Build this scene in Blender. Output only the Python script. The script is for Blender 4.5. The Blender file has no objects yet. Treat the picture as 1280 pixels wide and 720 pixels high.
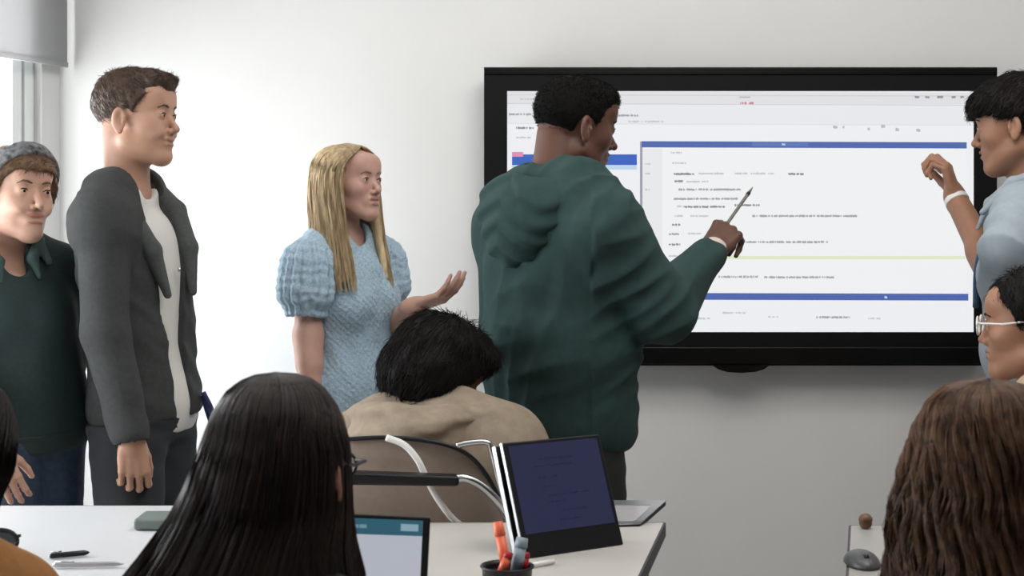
import bpy, math, random
import numpy as np
from math import sin, cos, pi, radians as R
random.seed(4); rng = np.random.default_rng(7)
sc = bpy.context.scene
COL = sc.collection

# ------------------------------------------------------------------ camera, light, exposure
CAM_H, FPX, HY = 1.3, 1837.0, 292.0
cam = bpy.data.cameras.new('camera'); cam.sensor_width = 36; cam.lens = FPX/1280*36
cam.shift_y = -(360-HY)/1280
cam.dof.use_dof = True; cam.dof.focus_distance = 3.7; cam.dof.aperture_fstop = 9.0
camo = bpy.data.objects.new('camera', cam); COL.objects.link(camo)
camo.location = (0, 0, CAM_H); camo.rotation_euler = (pi/2, 0, 0); sc.camera = camo
sc.view_settings.view_transform = 'Standard'; sc.view_settings.look = 'None'
sc.view_settings.exposure = 0.0; sc.view_settings.gamma = 1; sc.view_settings.use_curve_mapping = False

w = bpy.data.worlds.new('overcast_daylight'); sc.world = w; w.use_nodes = True
w.node_tree.nodes['Background'].inputs[0].default_value = (0.93, 0.97, 1, 1)
w.node_tree.nodes['Background'].inputs[1].default_value = 2.4
sc.cycles.max_bounces = 6; sc.cycles.diffuse_bounces = 4; sc.cycles.use_denoising = True

BACK = 4.45                                     # the wall that carries the screen
CX, CY = -1.369, BACK                           # corner with the window wall
WA = R(23); WD = np.array([-sin(WA), -cos(WA), 0]); WN = np.array([cos(WA), -sin(WA), 0])   # along the window wall, into the room
def WP(s, n, z): p = np.array([CX, CY, 0])+WD*s+WN*n; return (p[0], p[1], z)

def area_light(name, loc, normal, sx, sy, watts, col):
    l = bpy.data.lights.new(name, 'AREA'); l.shape = 'RECTANGLE'; l.size = sx; l.size_y = sy; l.energy = watts; l.color = col
    o = bpy.data.objects.new(name, l); COL.objects.link(o); o.location = loc
    from mathutils import Vector
    o.rotation_euler = Vector(normal).to_track_quat('-Z', 'Y').to_euler(); return o
area_light('daylight_far_window', WP(1.35, -0.25, 1.42), tuple(WN), 2.3, 2.3, 168, (0.95, 0.98, 1))
area_light('daylight_near_window', WP(3.7, -0.25, 1.42), tuple(WN), 1.8, 2.1, 24, (0.95, 0.98, 1))
area_light('overhead_fill_light', (0.7, 2.2, 2.78), (0, 0.15, -1), 1.2, 1.2, 30, (1, 0.97, 0.92))  # added soft fill from above, no fixture; lifts the dim lower wall
area_light('back_wall_fill_light', (0.9, 3.1, 2.80), (0, 0.62, -1), 3.2, .5, 24, (1, 0.98, 0.95))  # added fill aimed at the screen wall to brighten it, no fixture

# ------------------------------------------------------------------ materials
def hexc(h):
    v = [int(h[i:i+2], 16)/255 for i in (0, 2, 4)]
    return tuple((c/12.92 if c <= .04045 else ((c+.055)/1.055)**2.4) for c in v)+(1,)
MATS = {}
def mat(name, col, rough=.6, metal=0, noise=0, nscale=40, bump=0, bscale=200, sss=0, spec=.35, stretch=None, emit=None, estr=0, col2=None, coat=0):
    if name in MATS: return MATS[name]
    m = bpy.data.materials.new(name); m.use_nodes = True; N = m.node_tree.nodes; L = m.node_tree.links
    b = N['Principled BSDF']; c = hexc(col) if isinstance(col, str) else col
    b.inputs['Base Color'].default_value = c; b.inputs['Roughness'].default_value = rough; b.inputs['Metallic'].default_value = metal
    b.inputs['Specular IOR Level'].default_value = spec; b.inputs['Coat Weight'].default_value = coat
    if sss: b.inputs['Subsurface Weight'].default_value = sss; b.inputs['Subsurface Radius'].default_value = (.012, .004, .002); b.inputs['Subsurface Scale'].default_value = 1
    if emit: b.inputs['Emission Color'].default_value = hexc(emit); b.inputs['Emission Strength'].default_value = estr
    tc = N.new('ShaderNodeTexCoord'); mp = N.new('ShaderNodeMapping'); L.new(tc.outputs['Object'], mp.inputs[0])
    if stretch: mp.inputs['Scale'].default_value = stretch
    if noise or col2:
        n = N.new('ShaderNodeTexNoise'); n.inputs['Scale'].default_value = nscale; n.inputs['Detail'].default_value = 3; L.new(mp.outputs[0], n.inputs[0])
        r = N.new('ShaderNodeValToRGB'); L.new(n.outputs[0], r.inputs[0]); r.color_ramp.elements[0].position = .32; r.color_ramp.elements[1].position = .68
        c2 = hexc(col2) if col2 else tuple(min(1, x*(1+noise)) for x in c[:3])+(1,)
        c1 = c if col2 else tuple(x*(1-noise) for x in c[:3])+(1,)
        r.color_ramp.elements[0].color = c1; r.color_ramp.elements[1].color = c2; L.new(r.outputs[0], b.inputs['Base Color'])
    if bump:
        n2 = N.new('ShaderNodeTexNoise'); n2.inputs['Scale'].default_value = bscale; n2.inputs['Detail'].default_value = 4; L.new(mp.outputs[0], n2.inputs[0])
        bp = N.new('ShaderNodeBump'); bp.inputs['Strength'].default_value = bump; bp.inputs['Distance'].default_value = .004
        L.new(n2.outputs[0], bp.inputs['Height']); L.new(bp.outputs[0], b.inputs['Normal'])
    MATS[name] = m; return m
M_wall = mat('wall_paint', 'd9d8d6', .75, bump=.05, bscale=300, noise=.01, nscale=6)
M_ceil = mat('ceiling_paint', 'd5d5d3', .9, bump=.1, bscale=120)
M_floor = mat('floor_vinyl', 'b9b6b0', .5, noise=.05, nscale=12, bump=.05, bscale=60)
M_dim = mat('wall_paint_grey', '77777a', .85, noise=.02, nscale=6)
M_frame = mat('window_frame_paint', 'ecefee', .4, noise=.01)
M_seal = mat('window_seal_rubber', '6d7473', .6, noise=.03)
M_blind = mat('blind_fabric', 'a9a9aa', .9, bump=.3, bscale=900)
_n = M_blind.node_tree.nodes; _l = M_blind.node_tree.links; _t = _n.new('ShaderNodeBsdfTranslucent'); _t.inputs[0].default_value = hexc('cfcfcf'); _x = _n.new('ShaderNodeMixShader'); _x.inputs[0].default_value = .42
_l.new(_n['Principled BSDF'].outputs[0], _x.inputs[1]); _l.new(_t.outputs[0], _x.inputs[2]); _l.new(_x.outputs[0], _n['Material Output'].inputs[0])
M_trim = mat('trim_paint', 'd6d6d4', .5, noise=.01)
M_tvblack = mat('display_bezel_plastic', '050506', .6, spec=.2, bump=.05, bscale=800)
M_tvgloss = mat('display_gloss_plastic', '040404', .3, spec=.3)
M_table = mat('table_laminate_white', 'cbccce', .28, noise=.015, nscale=9)
M_tableg = mat('table_laminate_warm', 'b9b5b0', .4, noise=.02, nscale=9)
M_tedge = mat('table_edge_band', '3a3a3c', .5, noise=.05)
M_chrome = mat('brushed_steel', 'c9c9ca', .25, 1, noise=.03)
M_shell = mat('chair_shell_plastic', 'a09a95', .4, noise=.03)
M_white = mat('white_lacquer', 'e6e4e0', .3, noise=.01)
M_black = mat('black_plastic', '141416', .4, bump=.05)
M_darkm = mat('dark_metal', '2c2d30', .35, .6, noise=.05)
M_alu = mat('aluminium', 'b8babd', .3, .8, noise=.02)
def skin(name, c, lip): 
    return mat(name, c, .5, sss=.12, noise=.05, nscale=30, bump=.05, bscale=500, spec=.4), mat(name+'_lip', lip, .45, sss=.1, noise=.04, nscale=60)
M_eyew = mat('eye_white', 'cfc8c4', .2, noise=.02); M_iris = mat('eye_iris', '241a14', .15, noise=.1); 

# ------------------------------------------------------------------ object helpers
def props(o, label=None, cat=None, group=None, kind=None):
    if label: o['label'] = label
    if cat: o['category'] = cat
    if group: o['group'] = group
    if kind: o['kind'] = kind
    return o
def empty(name, loc, label, cat, group=None):
    o = bpy.data.objects.new(name, None); COL.objects.link(o); o.location = loc; o.empty_display_size = .1
    return props(o, label, cat, group)
def mesh_obj(name, V, Q, mats, parent=None, smooth=True, midx=None):
    V = np.asarray(V, dtype=np.float64)
    if parent is not None:
        off = np.array(parent.location); p = parent.parent
        while p is not None: off = off+np.array(p.location); p = p.parent
        V = V-off
    me = bpy.data.meshes.new(name)
    if isinstance(Q, np.ndarray):
        n, k = Q.shape
        me.vertices.add(len(V)); me.vertices.foreach_set('co', V.astype(np.float32).ravel())
        me.loops.add(n*k); me.loops.foreach_set('vertex_index', Q.astype(np.int32).ravel())
        me.polygons.add(n); me.polygons.foreach_set('loop_start', np.arange(0, n*k, k, dtype=np.int32))
        me.update(calc_edges=True); me.validate()
    else:
        me.from_pydata([tuple(v) for v in V], [], Q); me.update()
    for m in (mats if isinstance(mats, (list, tuple)) else [mats]): me.materials.append(m)
    if smooth: me.polygons.foreach_set('use_smooth', [True]*len(me.polygons))
    if midx is not None and len(midx) == len(me.polygons): me.polygons.foreach_set('material_index', np.asarray(midx, dtype=np.int32))
    me.update()
    o = bpy.data.objects.new(name, me); COL.objects.link(o)
    if parent is not None: o.parent = parent
    return o
class MB:                                        # collects simple solids into one mesh
    def __init__(s): s.v = []; s.f = []
    def add(s, V, Fc):
        n = len(s.v); s.v += [tuple(map(float, p)) for p in V]; s.f += [tuple(i+n for i in f) for f in Fc]; return s
    def box(s, c, sz, fr=None):
        c = np.array(c, float); h = np.array(sz)/2; E = np.eye(3) if fr is None else fr
        V = [c+E.T@(h*np.array(q)) for q in ((-1,-1,-1),(1,-1,-1),(1,1,-1),(-1,1,-1),(-1,-1,1),(1,-1,1),(1,1,1),(-1,1,1))]
        return s.add(V, [(0,3,2,1),(4,5,6,7),(0,1,5,4),(1,2,6,5),(2,3,7,6),(3,0,4,7)])
    def prism(s, pts, d):                         # polygon pts (3D, ordered) thickened along vector d
        n = len(pts); d = np.array(d); A = [np.array(p) for p in pts]; V = A+[p+d for p in A]
        return s.add(V, [tuple(range(n))[::-1], tuple(range(n, 2*n))]+[(i, (i+1) % n, (i+1) % n+n, i+n) for i in range(n)])
    def tube(s, pts, r, seg=10, caps=True):
        P = [np.array(p, float) for p in pts]; n = len(P); rr = r if hasattr(r, '__len__') else [r]*n
        V = []; up = None
        for i in range(n):
            t = P[min(i+1, n-1)]-P[max(i-1, 0)]; t /= np.linalg.norm(t)+1e-9
            if up is None: up = np.array([0, 0, 1.]) if abs(t[2]) < .9 else np.array([1., 0, 0])
            u = up-t*np.dot(up, t); u /= np.linalg.norm(u); v = np.cross(t, u); up = u
            for k in range(seg): a = 2*pi*k/seg; V.append(P[i]+(u*cos(a)+v*sin(a))*rr[i])
        Fc = [(i*seg+k, i*seg+(k+1) % seg, (i+1)*seg+(k+1) % seg, (i+1)*seg+k) for i in range(n-1) for k in range(seg)]
        if caps: Fc += [tuple(range(seg))[::-1], tuple((n-1)*seg+k for k in range(seg))]
        return s.add(V, Fc)
    def lathe(s, c, prof, seg=24, fr=None):
        E = np.eye(3) if fr is None else fr; V = []; n = len(prof)
        for r, z in prof:
            for k in range(seg): a = 2*pi*k/seg; V.append(np.array(c)+E.T@np.array([r*cos(a), r*sin(a), z]))
        Fc = [(i*seg+k, i*seg+(k+1) % seg, (i+1)*seg+(k+1) % seg, (i+1)*seg+k) for i in range(n-1) for k in range(seg)]
        Fc += [tuple(range(seg))[::-1], tuple((n-1)*seg+k for k in range(seg))]
        return s.add(V, Fc)
    def obj(s, name, m, parent=None, smooth=False, bevel=0, bseg=2):
        o = mesh_obj(name, s.v, s.f, m, parent, smooth)
        if bevel:
            b = o.modifiers.new('bevel', 'BEVEL'); b.width = bevel; b.segments = bseg; b.limit_method = 'ANGLE'; b.angle_limit = R(40)
            o.data.polygons.foreach_set('use_smooth', [True]*len(o.data.polygons))
            try: b.harden_normals = True
            except Exception: pass
        return o
def spline(pts, n=8):                             # Catmull-Rom through pts
    P = np.array(pts, float); P = np.vstack([2*P[0]-P[1], P, 2*P[-1]-P[-2]]); out = []
    for i in range(1, len(P)-2):
        for t in np.linspace(0, 1, n, endpoint=False):
            out.append(.5*((2*P[i])+(-P[i-1]+P[i+1])*t+(2*P[i-1]-5*P[i]+4*P[i+1]-P[i+2])*t*t+(-P[i-1]+3*P[i]-3*P[i+1]+P[i+2])*t**3))
    out.append(P[-2]); return out
def P(px, py, d): return np.array([(px-640)/FPX*d, d, CAM_H-(py-HY)/FPX*d])
def unit(v): v = np.array(v, float); return v/(np.linalg.norm(v)+1e-12)
def frame(fwd, up):                               # rows: forward, left, up
    f = unit(fwd); u = np.array(up, float); u = unit(u-f*np.dot(u, f)); return np.array([f, np.cross(u, f), u])
def frame_up(up, fwd):
    u = unit(up); f = np.array(fwd, float); f = unit(f-u*np.dot(u, f)); return np.array([f, np.cross(u, f), u])

# ------------------------------------------------------------------ smooth solid modelling
def smin(a, b, k):
    if k <= 0: return np.minimum(a, b)
    h = np.maximum(k-np.abs(a-b), 0)/k; return np.minimum(a, b)-h*h*k*.25
class SDF:
    def __init__(s, lo, hi, h, zbreak=None, hlow=.012):
        ax = [np.arange(lo[i], hi[i]+h, h, dtype=np.float32) for i in range(3)]
        if zbreak is not None and zbreak > lo[2]:
            ax[2] = np.concatenate([np.arange(lo[2], zbreak, hlow, dtype=np.float32), np.arange(zbreak+h*.5, hi[2]+h, h, dtype=np.float32)])
        s.ax = ax; s.h = h; s.d = np.full([len(a) for a in ax], 9, np.float32); s.o = np.zeros(3); s.E = np.eye(3)
    def local(s, o, E): s.o = np.array(o, float); s.E = np.array(E, float); return s
    def world(s): s.o = np.zeros(3); s.E = np.eye(3); return s
    def W(s, p): return s.o+s.E.T@np.array(p, float)
    def _sl(s, lo, hi):
        sl = []
        for i in range(3):
            a = np.searchsorted(s.ax[i], lo[i]); b = np.searchsorted(s.ax[i], hi[i]); 
            if b <= a: return None
            sl.append(slice(int(a), int(b)))
        return tuple(sl)
    def _pts(s, sl): return s.ax[0][sl[0]][:, None, None], s.ax[1][sl[1]][None, :, None], s.ax[2][sl[2]][None, None, :]
    def _put(s, sl, dn, k, op):
        a = s.d[sl]; dn = dn.astype(np.float32)
        if op == 'add': s.d[sl] = smin(a, dn, k)
        elif op == 'sub': s.d[sl] = -smin(-a, dn, k)
        elif op == 'and': s.d[sl] = -smin(-a, -dn, k)
    def cone(s, a, b, r1, r2=None, k=.02, op='add'):
        r2 = r1 if r2 is None else r2; a = s.W(a); b = s.W(b); m = max(r1, r2)+k+.03
        sl = s._sl(np.minimum(a, b)-m, np.maximum(a, b)+m)
        if sl is None: return s
        X, Y, Z = s._pts(sl); d = b-a; L2 = float(np.dot(d, d))+1e-12
        t = np.clip(((X-a[0])*d[0]+(Y-a[1])*d[1]+(Z-a[2])*d[2])/L2, 0, 1)
        q = np.sqrt((X-a[0]-t*d[0])**2+(Y-a[1]-t*d[1])**2+(Z-a[2]-t*d[2])**2)-(r1+(r2-r1)*t)
        s._put(sl, q, k, op); return s
    def ball(s, c, r, k=.02, op='add'): return s.cone(c, c, r, r, k, op)
    def ell(s, c, r, k=.02, op='add', E=None):
        c = s.W(c); E = s.E if E is None else np.array(E)@s.E; r = np.array(r, float); m = r.max()+k+.03
        sl = s._sl(c-m, c+m)
        if sl is None: return s
        X, Y, Z = s._pts(sl); X = X-c[0]; Y = Y-c[1]; Z = Z-c[2]
        l = [(X*E[i, 0]+Y*E[i, 1]+Z*E[i, 2])/r[i] for i in range(3)]
        k0 = np.sqrt(l[0]**2+l[1]**2+l[2]**2)+1e-6; k1 = np.sqrt((l[0]/r[0])**2+(l[1]/r[1])**2+(l[2]/r[2])**2)+1e-6
        s._put(sl, k0*(k0-1)/k1, k, op); return s
    def torus(s, c, Rr, r, k=.01, op='add', axis=2, sx=1., sy=1.):
        c = s.W(c); m = Rr*max(sx, sy)+r+k+.03; sl = s._sl(c-m, c+m)
        if sl is None: return s
        X, Y, Z = s._pts(sl); X = X-c[0]; Y = Y-c[1]; Z = Z-c[2]; E = s.E
        l = [(X*E[i, 0]+Y*E[i, 1]+Z*E[i, 2]) for i in range(3)]
        q = np.sqrt((l[0]/sx)**2+(l[1]/sy)**2)
        s._put(sl, np.sqrt(((q-Rr)*min(sx, sy))**2+l[2]**2)-r, k, op); return s
    def half(s, p, n, k=.0, op='and'):            # keep the side where (x-p).n < 0 ('and')
        p = s.W(p); n = unit(s.E.T@np.array(n, float)); X, Y, Z = s.ax[0][:, None, None], s.ax[1][None, :, None], s.ax[2][None, None, :]
        dn = (X-p[0])*n[0]+(Y-p[1])*n[1]+(Z-p[2])*n[2]; sl = (slice(None),)*3
        s._put(sl, np.broadcast_to(dn, s.d.shape), k, op); return s
    def fn(s, f, band=.035, op='disp', k=0):      # f takes local points (n,3)
        m = np.abs(s.d) < band; idx = np.nonzero(m)
        Pw = np.stack([s.ax[i][idx[i]] for i in range(3)], 1)-s.o
        v = f(Pw@s.E.T).astype(np.float32)
        if op == 'disp': s.d[m] += v
        elif op == 'and': s.d[m] = -smin(-s.d[m], -v, k)
        return s
    def surf(s):
        d = s.d; S = d < 0; nx, ny, nz = d.shape
        c = S[:-1, :-1, :-1].astype(np.int8)
        for i, j, k in ((1,0,0),(0,1,0),(0,0,1),(1,1,0),(1,0,1),(0,1,1),(1,1,1)):
            c = c+S[i:nx-1+i, j:ny-1+j, k:nz-1+k]
        act = (c > 0) & (c < 8); I, J, K = np.nonzero(act); n = len(I)
        ids = np.full(act.shape, -1, np.int32); ids[I, J, K] = np.arange(n)
        acc = np.zeros((n, 3)); cnt = np.zeros(n)
        corners = [(0,0,0),(1,0,0),(0,1,0),(1,1,0),(0,0,1),(1,0,1),(0,1,1),(1,1,1)]
        val = {q: d[I+q[0], J+q[1], K+q[2]] for q in corners}
        for q in corners:
            for a in range(3):
                if q[a] == 0:
                    q2 = tuple(q[i]+(i == a) for i in range(3)); A, B = val[q], val[q2]; m = (A < 0) != (B < 0)
                    t = np.where(m, A/(A-B+1e-20), 0)
                    for i in range(3): acc[:, i] += np.where(m, q[i]+(t if i == a else 0), 0)
                    cnt += m
        acc /= cnt[:, None]; V = np.zeros((n, 3))
        for i, G in enumerate((I, J, K)):
            x0 = s.ax[i][G]; x1 = s.ax[i][G+1]; V[:, i] = x0+(x1-x0)*acc[:, i]
        Q = []
        for a in range(3):
            b, c2 = (a+1) % 3, (a+2) % 3
            sh = [slice(None)]*3; sh2 = [slice(None)]*3; sh[a] = slice(0, -1); sh2[a] = slice(1, None)
            for x in (b, c2): sh[x] = slice(1, -1); sh2[x] = slice(1, -1)
            A = S[tuple(sh)]; B = S[tuple(sh2)]; ed = np.nonzero(A != B)
            e = [ed[0].copy(), ed[1].copy(), ed[2].copy()]; e[b] += 1; e[c2] += 1
            def cell(db, dc):
                g = [e[0], e[1], e[2]]; g[b] = g[b]-db; g[c2] = g[c2]-dc; return ids[g[0], g[1], g[2]]
            q = np.stack([cell(1, 1), cell(0, 1), cell(0, 0), cell(1, 0)], 1)
            flip = ~A[ed]; q[flip] = q[flip][:, ::-1]; Q.append(q)
        Q = np.concatenate(Q); Q = Q[(Q >= 0).all(1)]
        return V, Q
    def obj(s, name, mats, parent, paint=None):
        V, Q = s.surf(); mi = None
        if paint is not None: mi = paint((V[Q].mean(1)-s.o)@s.E.T)
        return mesh_obj(name, V, Q, mats, parent, True, mi)

def nz(Pt, f, seed=0):                            # cheap smooth noise in -1..1
    r = np.random.default_rng(seed); v = np.zeros(len(Pt))
    for i in range(4):
        a = r.normal(size=3); a /= np.linalg.norm(a); b = r.normal(size=3); b /= np.linalg.norm(b)
        v += np.sin(Pt@a*f*(1+.35*i)+r.uniform(0, 6)+1.3*np.sin(Pt@b*f*.7+r.uniform(0, 6)))
    return v/4
def folds(amp, f, d, seed=0, warp=.5, sharp=True):
    d = unit(d)
    def g(Pt):                                    # creases run across d, irregular, fading in and out
        q = Pt+.25*warp*np.stack([nz(Pt, 9, seed+k) for k in (11, 12, 13)], 1)*.12
        al = (q@d)[:, None]*d; q = al+(q-al)*.28
        s_ = 1-2.2*np.abs(nz(q, f*.8, seed)); m = np.clip(.5+.9*nz(Pt, 7, seed+5), .08, 1)
        return -amp*(s_*.8*m+.35*nz(q, f*.35, seed+2))
    return g
def strands(name, Pth, r0, r1, m, parent, sides=3):
    """Pth (n, m, 3) polylines -> thin tubes in one mesh"""
    n, k, _ = Pth.shape; T = np.gradient(Pth, axis=1); T /= np.linalg.norm(T, axis=2, keepdims=True)+1e-9
    ref = np.array([.31, .17, .93]); U = np.cross(T, ref); U /= np.linalg.norm(U, axis=2, keepdims=True)+1e-9; Vv = np.cross(T, U)
    rad = np.linspace(r0, r1, k)[None, :, None]
    rings = [Pth+(U*cos(2*pi*j/sides)+Vv*sin(2*pi*j/sides))*rad for j in range(sides)]
    V = np.stack(rings, 2).reshape(-1, 3)
    base = (np.arange(n)[:, None]*k+np.arange(k-1)[None, :])*sides; Q = []
    for j in range(sides):
        j2 = (j+1) % sides; Q.append(np.stack([base+j, base+j2, base+sides+j2, base+sides+j], 2).reshape(-1, 4))
    return mesh_obj(name, V, np.concatenate(Q), m, parent, True)

# ------------------------------------------------------------------ people
def head_frame(yaw, pitch=0, roll=0):
    f = np.array([cos(yaw)*cos(pitch), sin(yaw)*cos(pitch), sin(pitch)]); E = frame(f, (0, 0, 1))
    l = E[1]*cos(roll)+E[2]*sin(roll); u = -E[1]*sin(roll)+E[2]*cos(roll); return np.array([E[0], l, u])
def sc3(t, s): return tuple(x*s for x in t)
def add_head(F, o, E, s=1., nose=1., jaw=1., smile=0., mouth_open=0):
    mw = 1+.18*smile
    F.local(o, E); e = lambda c, r, k, op='add', EE=None: F.ell(sc3(c, s), sc3(r, s), k*s, op, EE)
    c_ = lambda a, b, r1, r2, k, op='add': F.cone(sc3(a, s), sc3(b, s), r1*s, r2*s, k*s, op)
    e((-.014, 0, .032), (.093, .075, .080), .01); e((.034, 0, -.02), (.052, .060, .082), .03)
    for q in (-1, 1):
        c_((.0, q*.050*jaw, -.062), (.062, q*.014, -.096), .016, .017, .03)
        e((.052, q*.037, -.022), (.026, .022, .022), .02)
    e((.070, 0, -.098), (.018, .018, .016), .02)
    c_((.076, -.026, .025), (.076, .026, .025), .011, .011, .018)
    c_((.060, -.03, .055), (.060, .03, .055), .026, .026, .03)
    e((.071, 0, -.060), (.020, .028, .024), .015)
    c_((.083, 0, .006), (.083+.022*nose, 0, -.028), .006, .0085, .010)
    F.ball(sc3((.083+.0245*nose, 0, -.031), s), .0088*s, .005*s)
    for q in (-1, 1): F.ball(sc3((.092, q*.0115, -.036), s), .0072*s, .006*s)
    for q in (-1, 1): 
        F.ball(sc3((.100, q*.029, .004), s), .016*s, .014*s, 'sub')
        F.ball(sc3((.0735, q*.031, .003), s), .0145*s, .005*s)
    e((.0870-.002*smile, 0, -.055), (.0070, .023*mw, .0042), .005); e((.0855-.002*smile, 0, -.068-.006*mouth_open), (.0072, .020*mw, .0050), .005)
    e((.0965, 0, -.0612-.002*mouth_open), (.011, .023*mw, .0016+.004*mouth_open), .003, 'sub')
    if smile:
        for q in (-1, 1): e((.070, q*.036, -.040), (.018, .014, .013), .015)
    for q in (-1, 1):
        Ee = frame((cos(.35), q*sin(.35)*-1, 0), (-.2, 0, 1))
        e((-.008, q*.079, -.010), (.0175, .0070, .030), .006, 'add', Ee)
        e((-.002, q*.0862, -.006), (.0095, .0095, .019), .002, 'sub', Ee)
        e((.004, q*.080, -.012), (.004, .004, .007), .004, 'add', Ee)
        e((-.006, q*.080, -.036), (.009, .006, .010), .005)
def add_hand(F, wr, fdir, dorsal, side, s=1., curl=(.3, .35, .3), spread=.05, thumb=(.6, .3), fc=None, r=1.):
    """side +1: right hand. curl radians for mcp, pip, dip; fc: per-finger curl tuple override"""
    E = frame(fdir, dorsal); F.local(wr, E); y = side
    F.cone((-.02*s, 0, 0), (.02*s, 0, 0), .024*s, .023*s, .015)
    F.ell((.048*s, 0, 0), (.046*s, .036*s, .0145*s), .014)
    ys = (.030, .010, -.0105, -.029); L = ((.043, .026, .021), (.047, .029, .022), (.043, .027, .021), (.034, .021, .019)); bx = (.086, .090, .086, .077)
    for i in range(4):
        c = fc[i] if fc else curl; p = np.array([bx[i]*s, y*ys[i]*s, 0]); F.cone((.025*s, y*ys[i]*.7*s, 0), p, .0115*s*r, .0098*s*r, .006)
        a = 0; sp = spread*(1.5-i)
        for j in range(3):
            a += c[j]; d = np.array([cos(a)*cos(sp), y*sin(sp), -sin(a)]); q = p+d*L[i][j]*s
            F.cone(p, q, (.0092, .0084, .0075)[j]*s*r*(1 if i < 3 else .88), (.0084, .0076, .0062)[j]*s*r*(1 if i < 3 else .88), .0035); p = q
    a, b = thumb                                   # a: abduction, b: towards palm
    p = np.array([.018, y*.022, -.006])*s; d = unit([cos(a), y*sin(a)*cos(b), -sin(a)*sin(b)-.15]); q = p+d*.044*s
    F.cone(p, q, .0145*s, .0112*s, .010); d2 = unit(d+np.array([.35, -y*.12, -.1])); p2 = q+d2*.032*s; F.cone(q, p2, .0108*s, .0094*s, .004)
    d3 = unit(d2+np.array([.25, -y*.15, -.05])); F.cone(p2, p2+d3*.024*s, .0094*s, .0072*s, .003); F.world()

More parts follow.
